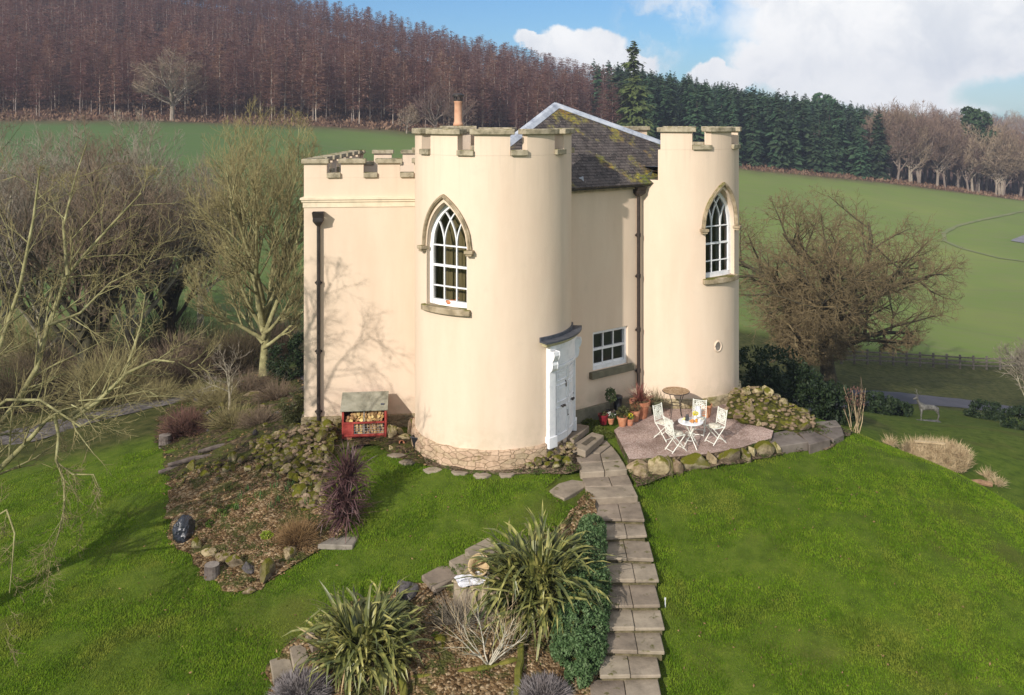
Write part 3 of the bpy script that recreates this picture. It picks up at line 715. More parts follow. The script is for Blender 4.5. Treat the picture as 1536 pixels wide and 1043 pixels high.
# ---------------------------------------------------------------- front door, wrapped round the near tower
def A(mb, r0, r1, f0, f1, z0_, z1_, n=8): mb.arc(T1, r0, r1, f0, f1, z0_, z1_, n)
ds = MB(); DZ = .04
for f0, f1 in ((40.6, 46.6), (81, 87)):         # pilasters with plinth blocks
    A(ds, TR-.05, TR+.12, f0, f1, DZ, 2.62); A(ds, TR-.05, TR+.155, f0-.9, f1+.9, DZ-.06, DZ+.24)
A(ds, TR-.05, TR+.12, 46.62, 80.98, 2.16, 2.62, 12); A(ds, TR-.05, TR+.15, 40.6, 87, 2.622, 2.76, 14)
A(ds, TR-.05, TR+.145, 46.62, 80.98, 2.08, 2.158, 12)
surround = hp(ds, 'door_surround', WHITE, bevel=.008)
for fc in (43.6, 84):                       # scrolled consoles
    b = MB()
    prof = [(.11, 2.60), (.27, 2.60), (.29, 2.50), (.25, 2.40), (.20, 2.33), (.225, 2.24), (.20, 2.13), (.15, 2.06), (.11, 2.04)]
    f0, f1 = fc-2.4, fc+2.4; P = lambda f, r, z: (T1[0]+(TR+r)*math.sin(R_(f)), T1[1]-(TR+r)*math.cos(R_(f)), z)
    n = len(prof); v = [P(f0, r, z) for r, z in prof]+[P(f1, r, z) for r, z in prof]
    b.add(v, [list(range(n)), list(range(2*n-1, n-1, -1)), [(i, (i+1) % n, n+(i+1) % n, n+i) for i in range(n)]]); hp(b, 'console', WHITE, surround, bevel=.01)
cn = MB(); A(cn, TR-.02, TR+.20, 36.5, 88.6, 2.762, 2.82, 16); A(cn, TR-.02, TR+.26, 35.5, 89, 2.822, 2.865, 16); cnp = hp(cn, 'cornice', mat('weathered_cornice', [(.30,.26,.13),(.52,.47,.30)], 4, .8, .3), surround)
cn = MB(); A(cn, TR-.02, TR+.30, 34.5, 89.5, 2.867, 2.91, 16); A(cn, TR-.02, TR+.05, 34.5, 89.8, 2.912, 3.0, 16); hp(cn, 'lead_canopy', DARKLEAD, surround)
dl = MB(); A(dl, TR+.005, TR+.055, 46.9, 80.7, DZ, 2.075, 12); door = hp(dl, 'door', WHITE)
pm = MB()
for f0, f1 in ((48.8, 62.9), (65.1, 79)):       # raised panel mouldings
    for za, zb in ((.22, .98), (1.12, 1.60), (1.70, 1.98)):
        A(pm, TR+.05, TR+.078, f0, f1, za, za+.03); A(pm, TR+.05, TR+.078, f0, f1, zb-.03, zb)
        A(pm, TR+.05, TR+.078, f0, f0+.8, za+.0305, zb-.0305, 2); A(pm, TR+.05, TR+.078, f1-.8, f1, za+.0305, zb-.0305, 2)
        A(pm, TR+.05, TR+.068, f0+2.2, f1-2.2, za+.1, zb-.1, 6)
hp(pm, 'door_panels', WHITE, door, bevel=.004)
gp = MB(); A(gp, TR+.05, TR+.0565, 63.85, 64.15, DZ, 2.075, 2); hp(gp, 'door_joint', flat('joint_grey', (.3,.3,.3)), door)
def dpt(f, r, z): return np.array((T1[0]+(TR+r)*math.sin(R_(f)), T1[1]-(TR+r)*math.cos(R_(f)), z))
for f in (56, 72.5):
    k = MB(); o = dpt(f, 1, 0)-dpt(f, 0, 0)
    for s_ in (-1.3, 1.3):
        k.tube([dpt(f+s_, .055, 1.0), dpt(f+s_, .10, 1.0)], .018, 8); 
        k.tube([dpt(f+s_, .095, 1.0), dpt(f+s_, .105, 1.0), dpt(f+s_, .13, 1.0), dpt(f+s_, .145, 1.0)], [.02, .036, .036, .015], 10)
    hp(k, 'door_knob', IRON, door)
k = MB(); k.tube([dpt(61, .06, 1.62), dpt(61, .075, 1.60), dpt(61, .08, 1.50), dpt(61, .07, 1.47)], [.02, .014, .018, .01], 8); k.tube([dpt(61, .055, 1.63), dpt(61, .075, 1.63)], .022, 8); hp(k, 'door_knocker', IRON, door)
k = MB(); k.ribbon([dpt(64, .06, .62), dpt(64, .06, .80)], .035, .012, dpt(64, 1, 0)-dpt(64, 0, 0)); k.tube([dpt(64, .06, .66), dpt(64, .10, .66)], .014, 8); hp(k, 'door_latch', IRON, door)
for z in (.35, 1.12, 1.92):
    k = MB(); k.tube([dpt(79.6, .06, z-.06), dpt(79.6, .06, z+.06)], .014, 8); hp(k, 'hinge', IRON, door)
# porthole vent on the far tower
vr = MB(); fv = 31.2; c0 = np.array((T2[0]+TR*math.sin(R_(fv)), T2[1]-TR*math.cos(R_(fv)), 1.62)); o = np.array((math.sin(R_(fv)), -math.cos(R_(fv)), 0)); u = np.array((math.cos(R_(fv)), math.sin(R_(fv)), 0))
ring = [c0+u*.135*math.cos(a)+np.array((0, 0, .16*math.sin(a)))+o*.005 for a in np.linspace(0, 2*math.pi, 25)]
vr.tube(ring, .03, 6, cap=False); vt = hp(vr, 'vent', RENDER, smooth=True)
v2 = MB(); rr = [c0+o*.012+u*.12*math.cos(a)+np.array((0, 0, .145*math.sin(a))) for a in np.linspace(0, 2*math.pi, 24, endpoint=False)]; v2.add(rr, [list(range(24))]); hp(v2, 'vent_shade_disc', mat('vent_grey', [(.10,.09,.08),(.25,.22,.18)], 6), vt)  # flat dark disc standing in for the shade inside the vent
# ================================================================ GROUND
RNG = np.random.default_rng(7); rnd = random.Random(11)
def wp(*px): return [at(*p)[:2] for p in px]
GB = {}
def ground_mat():
    m = bpy.data.materials.new('land'); m.use_nodes = True; t = NT(m.node_tree)
    p = t.n('ShaderNodeNewGeometry').outputs['Position']
    att = lambda n: t.n('ShaderNodeAttribute', attribute_name=n).outputs['Fac']
    n1 = t.noise(p, .35, 5, .6); n2 = t.noise(p, 2.2, 5, .65); n3 = t.noise(p, 22, 4, .7)
    lawn = t.ramp(n2, [(.3, (.055,.085,.010)), (.5, (.09,.135,.014)), (.7, (.13,.17,.022))])
    lawn = t.mix(t.mr(n1, .52, .68, 0, .55), lawn, (.11,.105,.025))
    lawn = t.mix(t.mr(n3, .3, .7, .35, 0), lawn, (.02,.035,.005))
    # winter wheat in drilled rows, with faint tramlines
    fs = t.noise(p, .02, 4, .55); ff = t.noise(t.vmath('MULTIPLY', p, (.35, 1.4, 1)), .6, 4, .6)
    field = t.ramp(fs, [(.32, (.115,.17,.043)), (.55, (.155,.212,.05)), (.7, (.205,.242,.062))])
    field = t.mix(t.mr(ff, .3, .75, 0, .55), field, (.185,.185,.085))
    px_ = t.n('ShaderNodeSeparateXYZ', i={0: p}).outputs[0]
    field = t.mix(t.mr(t.math('ADD', px_, t.math('MULTIPLY', fs, 60)), 70, -50, 0, .85), field, (.066,.118,.042))
    sp = t.n('ShaderNodeSeparateXYZ', i={0: t.vmath('ADD', p, t.vmath('MULTIPLY', t.vmath('SUBTRACT', t.noise(p, .012, 2, out=1), (.5, .5, .5)), (60, 60, 0)))})
    tram = t.math('FRACT', t.math('MULTIPLY', t.math('ADD', t.math('MULTIPLY', sp.outputs[0], .35), sp.outputs[1]), 1/21.))
    tl = t.math('LESS_THAN', t.math('ABSOLUTE', t.math('SUBTRACT', tram, .5)), .022)
    field = t.mix(t.math('MULTIPLY', tl, .22), field, (.15,.14,.08))
    c = t.mix(att('field'), lawn, field)
    rough_ = t.ramp(n2, [(.3, (.028,.030,.010)), (.5, (.06,.062,.02)), (.7, (.10,.085,.035))])
    c = t.mix(att('rough'), c, rough_)
    br = t.ramp(t.noise(p, .5, 5, .65), [(.3, (.05,.034,.028)), (.5, (.105,.060,.042)), (.7, (.16,.10,.065))])
    c = t.mix(att('bracken'), c, br)
    b = t.n('ShaderNodeBump', i={'Strength': .7, 'Distance': .05, 'Height': t.math('ADD', n3, n2)})
    q = t.n('ShaderNodeBsdfPrincipled', i={'Base Color': c, 'Roughness': .95, 'Specular IOR Level': .08, 'Normal': b.outputs[0]})
    t.n('ShaderNodeOutputMaterial', i={0: q.outputs[0]}); return m
# the wood's lower edge and its body, in metres
EDGE = np.array([(-420, 190), (-200, 196), (-114, 200), (-84, 201), (-55, 205), (-26, 212), (15, 221), (58, 231), (102, 246), (148, 261), (230, 268), (420, 300)], float)
def edge_y(x): return np.interp(x, EDGE[:, 0], EDGE[:, 1])
def sstep(a, b, x): t = np.clip((x-a)/(b-a), 0, 1); return t*t*(3-2*t)
gx_ = np.concatenate([np.arange(-1000, -260, 74), np.arange(-260, -100, 10), np.arange(-100, -26, 3), np.arange(-26, 28, .4), np.arange(28, 100, 3), np.arange(100, 260, 10), np.arange(260, 1010, 74)])
gy_ = np.concatenate([np.arange(-200, 0, 40), np.arange(0, 14, 2), np.arange(14, 40, .4), np.arange(40, 110, 2), np.arange(110, 450, 6), np.arange(450, 1500, 90)])
gx, gy = np.meshgrid(gx_, gy_); xy = np.column_stack([gx.ravel(), gy.ravel()]); zz = hts(xy)
near = (np.abs(xy[:, 0]) < 27) & (xy[:, 1] > 13) & (xy[:, 1] < 41)
zz[near] += np.array([.05*noise.noise(Vector((a*.8, b*.8, 0)))+.02*noise.noise(Vector((a*2.1, b*2.1, 5))) for a, b in xy[near]])
pave = wp((862,678),(910,655),(960,745),(985,870),(1000,960),(1000,1080),(885,1080),(900,900),(885,775),(845,752),(815,735),(862,700))
zz -= .16*inside(pave, xy)
strip0 = wp((935,704),(1000,694),(1060,684),(1110,674),(1165,660),(1178,672),(1120,690),(1060,701),(1000,713),(945,728))
zz -= .13*inside(strip0, xy)
n_ = len(gx_); i_ = (np.arange(n_-1)[None]+np.arange(len(gy_)-1)[:, None]*n_).ravel()
mb = MB(); mb.add(np.column_stack([xy, zz]), [np.stack([i_, i_+1, i_+1+n_, i_+n_], 1)])
ground = setting(mb, 'ground', ground_mat(), smooth=True)
d_house = np.hypot(xy[:, 0]*.8, xy[:, 1]-24)
wig = np.array([noise.noise(Vector((a*.25, b*.25, 2))) for a, b in xy])*1.5
field = sstep(37, 41, xy[:, 1]+wig+np.where(xy[:, 0] > 8, 4-np.clip(xy[:, 0]-20, 0, 60)*.9, 0)*1.0)
field = np.where(xy[:, 0] > 8, sstep(80, 84, xy[:, 1]+wig+.3*(30-xy[:, 0])), sstep(40, 44, xy[:, 1]+wig))
roughz = np.where(xy[:, 0] > 0, sstep(36, 42, xy[:, 1]+wig)*(1-field), np.maximum(sstep(29.5, 31.5, xy[:, 1]+wig*.5)*(1-field), .0))
roughz *= np.where((xy[:, 0] > 17) & (xy[:, 1] < 62), .25, .9)
brk = sstep(-11, -2, xy[:, 1]-edge_y(xy[:, 0])+wig*1.5)
for nm, a in (('field', field), ('rough', roughz), ('bracken', brk)):
    at_ = ground.data.attributes.new(nm, 'FLOAT', 'POINT'); at_.data.foreach_set('value', a.astype(np.float32))

CHIP = None
def chip_mat(name, cols, scale, moss=None):
    m = bpy.data.materials.new(name); m.use_nodes = True; t = NT(m.node_tree)
    p = t.n('ShaderNodeNewGeometry').outputs['Position']
    w = t.vmath('ADD', p, t.vmath('MULTIPLY', t.noise(p, scale*.7, 2, out=1), (.02, .02, .02)))
    v = t.n('ShaderNodeTexVoronoi', feature='F1', i={'Scale': scale, 'Vector': w, 'Randomness': 1.})
    g = t.n('ShaderNodeSeparateColor', i={0: v.outputs['Color']}).outputs[0]
    c = t.ramp(g, [(i/(len(cols)-1), k) for i, k in enumerate(cols)])
    c = t.mix(t.mr(t.noise(p, 1.1, 4, .6), .4, .66, 0, .6), c, t.mix(1., c, (.34, .31, .27), 'MULTIPLY'))
    if moss: c = t.mix(t.mr(t.noise(p, 1.6, 5, .65), moss[1], moss[1]+.1, 0, .85), c, moss[0])
    b = t.n('ShaderNodeBump', i={'Strength': 1., 'Distance': .03, 'Height': t.math('ADD', t.math('MULTIPLY', v.outputs['Distance'], -1.), t.math('MULTIPLY', g, .5))})
    q = t.n('ShaderNodeBsdfPrincipled', i={'Base Color': c, 'Roughness': .9, 'Specular IOR Level': .12, 'Normal': b.outputs[0]})
    t.n('ShaderNodeOutputMaterial', i={0: q.outputs[0]}); return m
MULCH = chip_mat('bark_chips', [(.055,.034,.014),(.155,.092,.04),(.25,.165,.085),(.44,.33,.20)], 20, ((.05,.06,.012), .50))
BANK = chip_mat('bank_litter', [(.02,.016,.010),(.055,.042,.02),(.10,.072,.04),(.15,.105,.06)], 11, ((.055,.062,.012), .46))
GRAVEL = chip_mat('pink_gravel', [(.36,.235,.19),(.53,.37,.31),(.62,.47,.40),(.74,.61,.53)], 42)
SOIL = chip_mat('bare_soil', [(.07,.05,.03),(.15,.11,.07),(.24,.18,.12)], 16, ((.05,.08,.012), .52))
PATHG = chip_mat('path_gravel', [(.10,.085,.085),(.17,.145,.14),(.24,.21,.20)], 14)
TRACKM = chip_mat('track_stone', [(.09,.08,.075),(.14,.125,.115),(.20,.18,.165)], 6)

bed1 = wobble(wp((258,722),(300,705),(385,693),(440,705),(480,725),(500,770),(520,800),(478,828),(440,850),(392,888),(350,892),(300,855),(258,815),(250,770)), seed=1)
bed2 = wobble(wp((392,1075),(400,1000),(440,960),(520,915),(590,885),(640,880),(700,858),(760,845),(830,800),(880,740),(893,760),(905,800),(909,870),(910,960),(905,1000),(885,1035),(885,1075)), seed=2)
bank = wobble(wp((256,722),(232,650),(250,612),(330,580),(400,556),(452,556),(456,650),(520,650),(600,655),(628,668),(640,700),(600,690),(560,672),(512,676),(480,726),(440,706),(385,694),(300,706)), seed=3)
patio = wp((921,650),(950,628),(985,606),(1105,602),(1128,640),(1160,654),(1157,668),(1110,680),(1060,690),(1000,698),(944,700))
skirt = wobble(wp((640,700),(700,712),(760,712),(850,712),(872,706),(868,668),(830,655),(740,672),(650,668),(625,655)), seed=5, amp=.05)
strip = wobble(wp((952,738),(1000,716),(1060,704),(1120,694),(1175,682),(1250,672),(1285,652),(1270,645),(1160,665),(1050,688),(944,708)), seed=6, amp=.06)
setting(patch(bed1, .22, .02, bump=.05, seed=1), 'flower_bed', MULCH, True)
setting(patch(bed2, .22, .02, bump=.05, seed=2), 'flower_bed', MULCH, True)
setting(patch(bank, .22, .014, bump=.09, seed=3), 'earth_bank', BANK, True)
setting(patch(skirt, .2, .016, bump=.03, seed=4), 'soil_strip', SOIL, True)
setting(patch(strip, .2, .016, bump=.03, seed=5), 'soil_strip', SOIL, True)
pm_ = patch(patio, .25, z=-.25); pm_.slot = 1
for a, b in zip(patio, patio[1:]+patio[:1]): pm_.add([(*a, -.25), (*b, -.25), (*b, -1.), (*a, -1.)], [(0, 1, 2, 3)])
setting(pm_, 'gravel_patio', [GRAVEL, SOIL])
def strip_poly(px, w):
    P = [at(*p)[:2] for p in px]; a, b = [], []
    for i, p in enumerate(P):
        d = P[min(i+1, len(P)-1)]-P[max(i-1, 0)]; d = d/np.linalg.norm(d); n = np.array((-d[1], d[0])); a.append(p+n*w/2); b.append(p-n*w/2)
    return np.array(a+b[::-1])
setting(patch(wobble(strip_poly([(-260,690),(-60,672),(60,648),(150,622),(250,600),(330,585)], 2.3), .5, .1, 6), .5, .02), 'track', TRACKM, True)
setting(patch(wobble(strip_poly([(405,650),(425,612),(440,588),(452,565)], .9), .3, .05, 7), .25, .024), 'footpath', PATHG, True)
ROAD = [(1150,598),(1280,594),(1380,600),(1460,608),(1560,622),(1700,640)]
setting(patch(wobble(strip_poly([(1560,314),(1500,325),(1440,338),(1416,350),(1416,362),(1445,374),(1500,388),(1560,396)], .9), 2, .1, 9), 2., .10), 'field_track', mat('field_track_soil', [(.14,.165,.065),(.19,.195,.085)], .4, .95, obj=False), True)
setting(patch(wobble(strip_poly([(1527,364),(1545,356),(1600,352),(1660,352)], 2.6), 2, .1, 10), 2., .12), 'lane', mat('lane_tarmac', [(.16,.155,.165),(.21,.20,.21)], .5, .9, obj=False), True)
road_poly = wobble(strip_poly(ROAD, 4.2), .8, .1, 8)
setting(patch(road_poly, .8, .03), 'drive', mat('wet_drive', [(.055,.053,.062),(.085,.08,.095)], .6, .8, .3, 6, obj=False), True)

# ================================================================ GRASS (blades of the mown lawns)
def grass():
    rng = np.random.default_rng(3); N = 720000
    y = 15.8+18.5*rng.beta(1.0, 1.7, N); x = rng.uniform(-1, 1, N)*(y*.60+1.0)
    P = np.column_stack([x, y]); keep = np.ones(N, bool)
    J = P+rng.normal(0, .055, P.shape)
    for poly in (bed1, bed2, bank, skirt, strip): keep &= ~inside(poly, J)
    keep &= ~inside(patio, P) & ~inside(wp((880,634),(926,646),(952,710),(935,704),(905,656)), P)
    keep &= ~inside([(-6.6, 26.6), (-.5, 23.3), (2, 24), (9, 28), (9, 36), (-6.6, 36)], P)
    keep &= ~inside(pave, P)
    keep &= ~((x < -2) & (y > 29.3)) & ~((x > 0) & (x < 10) & (y > 27.6))
    P = P[keep]; n = len(P); z = hts(P)
    pat = np.array([noise.noise(Vector((a*.6, b*.6, 9)))+.7*noise.noise(Vector((a*2.3, b*2.3, 4))) for a, b in P[::12]]); pat = np.repeat(pat, 12)[:n]
    h = (.028+.022*rng.random(n))*(1+.7*np.clip(pat, -.6, 1)); a = rng.uniform(0, 2*np.pi, n); w = .008+.006*rng.random(n)
    base = np.column_stack([P, z-.005]); wd = np.column_stack([np.cos(a)*w, np.sin(a)*w, 0*a])
    lean = np.column_stack([-np.sin(a), np.cos(a), 0*a])*(h*rng.uniform(-.7, .7, n))[:, None]
    tip = base+np.column_stack([0*h, 0*h, h])+lean
    v = np.stack([base-wd, base+wd, tip], 1).reshape(-1, 3); mb = MB(); mb.add(v, [np.arange(n*3).reshape(-1, 3)])
    m = bpy.data.materials.new('grass_blades'); m.use_nodes = True; t = NT(m.node_tree)
    p = t.n('ShaderNodeNewGeometry').outputs['Position']
    c = t.ramp(t.noise(p, 3.2, 5, .7), [(.30, (.11,.20,.014)), (.5, (.175,.285,.020)), (.68, (.265,.345,.035))])
    c = t.mix(t.mr(t.noise(p, .45, 5, .62), .48, .66, 0, .6), c, (.30,.29,.06))
    c = t.mix(t.mr(t.noise(p, .8, 4, .6), .35, .55, .45, 0), c, (.055,.115,.010))
    c = t.mix(t.mr(t.noise(p, 70, 2, .5), .4, .65, 0, .35), c, (.07,.13,.012))
    b = t.n('ShaderNodeBsdfDiffuse', i={'Color': c}); tr = t.n('ShaderNodeBsdfTranslucent', i={'Color': c})
    t.n('ShaderNodeOutputMaterial', i={0: t.n('ShaderNodeMixShader', i={0: .38, 1: b.outputs[0], 2: tr.outputs[0]}).outputs[0]})
    setting(mb, 'grass', m, kind='stuff', label='short mown green grass over the sloping lawns round the house')
grass()

def scatter(polys, n, seed, per, sz, hgt):
    R = np.random.default_rng(seed); mb = MB()
    for poly, k in polys:
        lo, hi = poly.min(0), poly.max(0); q = R.uniform(lo, hi, (n*4, 2)); q = q[inside(poly, q)][:int(n*k)]; z = hts(q)+.03
        c = np.repeat(np.column_stack([q, z]), per, 0); m = len(c); c += np.column_stack([R.normal(0, .07, (m, 2)), R.uniform(0, hgt, m)]); a = R.normal(size=(m, 3)); a[:, 2] *= .5; a /= np.linalg.norm(a, axis=1)[:, None]; b = np.cross(a, R.normal(size=(m, 3))); b /= np.linalg.norm(b, axis=1)[:, None]; s_ = sz*R.uniform(.5, 1.5, (m, 1))
        mb.add(np.stack([c-a*s_, c+b*s_*.5, c+a*s_, c-b*s_*.5], 1).reshape(-1, 3), [np.arange(m*4).reshape(-1, 4)])
    return mb
setting(scatter(((bed1, .8), (bed2, .9), (bank, 1.4), (skirt, .5), (strip, .5)), 130, 5, 34, .024, .09), 'weeds', mat('weed_leaf', [(.03,.045,.008),(.065,.085,.014),(.11,.125,.025)], 1.5, .8, trans=.25), kind='stuff', label='low weeds and moss tufts creeping over the beds and the bank')
setting(scatter(((bed1, 1.), (bed2, 1.), (bank, 1.)), 900, 6, 3, .035, .03), 'leaf_litter', mat('litter_leaf', [(.08,.045,.02),(.19,.115,.05),(.34,.23,.11)], 9, .9), kind='stuff', label='dead brown leaves and bark bits lying over the beds')
setting(scatter(((np.array([(-9., 16.5), (9.5, 16.5), (11, 26), (3, 22.6), (-2, 23.2), (-9, 27)]), 1.),), 420, 7, 1, .028, .03), 'fallen_leaves', MATS['litter_leaf'], kind='stuff', label='a few dead leaves lying about the lawns')
# ================================================================ ROCKS AND FLAGS
def rock_mesh(seed, mats, flat_=False):
    rng = np.random.default_rng(seed); bm = bmesh.new(); bmesh.ops.create_icosphere(bm, subdivisions=3, radius=1.)
    pl = [(v/np.linalg.norm(v), rng.uniform(.42, .78)) for v in rng.normal(size=(13, 3))]
    for v in bm.verts:
        p = np.array(v.co)
        for n, d in pl:
            k = p @ n
            if k > d: p = p-n*(k-d)
        p = p*(1+.10*noise.noise(Vector(p*2+seed))+.05*noise.noise(Vector(p*5+seed))); v.co = p
    me = bpy.data.meshes.new('rock'); bm.to_mesh(me); bm.free(); me.materials.append(mats); 
    me.polygons.foreach_set('use_smooth', np.ones(len(me.polygons), bool))
    try: me.set_sharp_from_angle(angle=R_(24))
    except Exception: pass
    return me
def rmat(name, cols, moss, thr): return mat(name, cols, 2.2, .92, .7, 9, moss=(moss, 1.3, thr), spec=.12, rnd=1., dist=.06)
RK_DRY = rmat('dry_rock', [(.20,.15,.085),(.33,.255,.15),(.44,.35,.22)], (.17,.16,.02), .46)
RK_MOSS = rmat('mossy_rock', [(.11,.09,.055),(.25,.20,.125),(.36,.30,.20)], (.15,.145,.014), .33)
RK_DARK = rmat('dark_rock', [(.055,.05,.05),(.10,.09,.088),(.16,.145,.14)], (.10,.10,.02), .58)
rocksA = [rock_mesh(s, RK_DRY) for s in range(6)]; rocksB = [rock_mesh(20+s, RK_MOSS) for s in range(6)]; rocksC = [rock_mesh(40+s, RK_DARK) for s in range(3)]
def rock(me, loc, sc, label, group=None, rz=None, name='rock', cat='rock', tilt=.3):
    o = bpy.data.objects.new(name, me); o.location = loc; o.scale = sc if not isinstance(sc, float) else (sc*rnd.uniform(.75, 1.3), sc*rnd.uniform(.7, 1.1), sc*rnd.uniform(.55, .95))
    o.rotation_euler = (rnd.uniform(-tilt, tilt), rnd.uniform(-tilt, tilt), rnd.uniform(0, 6.28) if rz is None else rz); COL.objects.link(o); return tag(o, label, cat, group)
def heap(poly, n, peak, ph, rad, sz, pool, label, group, seed):
    poly = np.array(wp(*poly)); lo, hi = poly.min(0), poly.max(0); r = np.random.default_rng(seed); k = 0; pk = at(*peak)[:2]; pts = []
    tries = 0
    while k < n and tries < 20000:
        tries += 1; q = r.uniform(lo, hi)
        if not inside(poly, [q])[0]: continue
        s_ = sz*(.55+.9*r.random()**2)
        if any((q[0]-a)**2+(q[1]-b)**2 < (.62*(s_+c))**2 for a, b, c in pts): continue
        pts.append((*q, s_)); k += 1
        z = hz(*q)+ph*math.exp(-((q-pk)**2).sum()/rad**2)+s_*.22+.08
        rock(pool[int(r.integers(len(pool)))], (*q, z), float(s_), label, group, tilt=.6)
    return k
# mounds of earth the rocks are heaped on
def mound(poly, peak, ph, rad, name, m, seed):
    poly = np.array(wobble(wp(*poly), .25, .05, seed)); mb = patch(poly, .16, .03, bump=.06, seed=seed); pk = at(*peak)[:2]
    v = mb.V[0]; v[:, 2] += (ph-.02)*np.exp(-((v[:, :2]-pk)**2).sum(1)/rad**2); return setting(mb, name, m, True)
R1 = [(372,672),(450,642),(505,652),(498,690),(486,765),(452,768),(432,716),(385,700)]
R2 = [(1084,634),(1100,606),(1140,598),(1185,618),(1222,634),(1220,650),(1165,651),(1120,642)]
R3 = [(752,696),(795,676),(828,664),(858,668),(866,690),(850,706),(790,708)]
MOSSG = chip_mat('moss_ground', [(.035,.034,.012),(.07,.068,.014),(.11,.105,.016)], 14, ((.12,.115,.014), .5))
mound(R1, (470,668), .28, 1.2, 'rockery_mound', MOSSG, 1); mound(R2, (1132,618), .62, 1.1, 'rockery_mound', MOSSG, 2)
heap(R1, 72, (470,668), .28, 1.2, .19, rocksB+rocksA[:1], 'mossy stone heaped in the rockery left of the near tower', 'rocks of the left rockery', 1)
heap(R2, 92, (1132,618), .62, 1.1, .165, rocksA+rocksB[:1], 'pale broken stone heaped beside the right end of the gravel patio', 'rocks of the right rockery', 2)
heap(R3, 36, (835,682), .22, .6, .17, rocksA+rocksB, 'rough stone piled at the foot of the near tower by the front door', 'rocks beside the front door', 3)
heap([(380,690),(300,700),(258,722),(262,735),(330,722),(430,722),(450,705)], 30, (350,700), .0, 1, .15, rocksB, 'mossy stone edging the top of the woodchip flower bed', 'stones along the top of the woodchip bed', 4)
heap([(455,648),(520,640),(515,652),(470,664)], 14, (480,650), .0, 1, .10, rocksA+rocksB, 'small stone lying along the footing of the left wing', 'small stones below the left wing', 9)
heap([(300,690),(240,640),(290,600),(400,575),(440,590),(400,650),(350,690)], 16, (300,650), .0, 1, .12, rocksB+rocksC, 'mossy stone scattered on the dark bank left of the wing', 'stones on the dark bank', 10)
def rubble():
    mb = MB(); R = np.random.default_rng(77)
    for poly, peak, ph, rad, n, lo_, hi_ in ((R1, (470,668), .28, 1.2, 420, .03, .085), (R2, (1132,618), .62, 1.1, 560, .03, .08), (R3, (835,682), .22, .6, 130, .03, .07)):
        W_ = np.array(wp(*poly)); a, b = W_.min(0), W_.max(0); pk = at(*peak)[:2]; q = R.uniform(a, b, (n*4, 2)); q = q[inside(W_, q)][:n]; z = hts(q)+ph*np.exp(-((q-pk)**2).sum(1)/rad**2)+.09
        for (x, y), zz_ in zip(q, z):
            me = (rocksA if poly is not R1 else rocksB)[int(R.integers(6))]; s_ = R.uniform(lo_, hi_); d = R.normal(size=(9, 3)); d /= np.linalg.norm(d, axis=1)[:, None]
            bm = bmesh.new(); bmesh.ops.create_icosphere(bm, subdivisions=1, radius=1); v = np.array([tuple(v.co) for v in bm.verts])*R.uniform(.65, 1.25, (len(bm.verts), 1))*s_*np.array((1.2, 1, .75)); f = [[w.index for w in p.verts] for p in bm.faces]; bm.free(); mb.add(v+np.array((x, y, zz_)), [f])
    return mb
setting(rubble(), 'rubble', RK_DRY, kind='stuff', label='small broken stone chippings between the bigger rockery stones')
# kerb of boulders along the lower side of the bed
for k, (px, py, s_, pool, lab) in enumerate([
 (285,800,.22,rocksB,'upright mossy stone just below the black plastic sack'),(296,822,.20,rocksB,'low mossy stone between the upright stone and the sawn log round'),(312,834,.22,rocksA,'bare tan stone behind the sawn log round at the bed edge'),
 (335,842,.22,rocksA,'pale rounded stone right of the sawn log round'),(352,850,.24,rocksB,'square mossy stone in the middle of the lower bed edge'),(372,858,.18,rocksC,'small dark stone behind the square mossy stone'),
 (437,834,.24,rocksA,'orange tan stone at the right end of the lower bed edge'),(400,864,.30,rocksB,'large lichen grey boulder with a mossy top at the lowest bed corner'),(374,890,.15,rocksA,'small upright pale stone in the grass below the bed'),(466,804,.16,rocksA,'small pointed pale stone under the brown shrub')]):
    p = at(px, py); rock(pool[k % len(pool)], p+np.array((0, 0, s_*.35)), (s_*1.2, s_*.9, s_*.95), lab, 'stones along the lower bed edge', tilt=.2)
p = at(515, 808); sl = MB(); sl.prism([p+np.array(q) for q in ((-.55,-.35,-.1),(.30,-.42,-.1),(.42,.45,-.1),(.1,.5,-.1))], (0, .0, .13)); solo(sl, 'flagstone', mat('grey_slab', [(.15,.13,.105),(.24,.21,.17),(.30,.265,.215)], 3, .9, .5, 14, spec=.1), 'broken grey triangular slab lying below the purple spiky plant', 'flagstone', loc=tuple(p), world=True, bevel=.02)
# retaining stones of the patio
PW = [(944,976,706,'large square stone at the left end of the patio edge'),(976,999,704,'round boulder second from the left in the patio edge'),(999,1008,702,'thin upright stone right of the round boulder'),(1008,1023,701,'leaning stone left of the long flat patio stone'),
 (1024,1060,697,'long flat faced stone in the middle of the patio edge'),(1062,1074,693,'narrow stone right of the long flat patio stone'),(1075,1109,689,'wide slanted stone in the patio edge below the right chair'),(1110,1124,684,'mossy narrow stone right of the wide slanted one'),(1125,1132,681,'thinnest upright slip of stone in the patio edge'),(1132,1156,678,'tall square stone near the right end of the patio edge'),(1157,1168,673,'rounded mossy end stone of the patio edge')]
for k, (a, b, y, lab) in enumerate(PW):
    p = pz((a+b)/2, y-7, -.26); w = (b-a)/F*p[1]/2
    rock((rocksA+rocksB)[(k*5) % 12], (p[0], p[1]+.04, -.40), (w*1.5+.05, .24, .35), lab, 'stones retaining the gravel patio', rz=.14, tilt=.06)
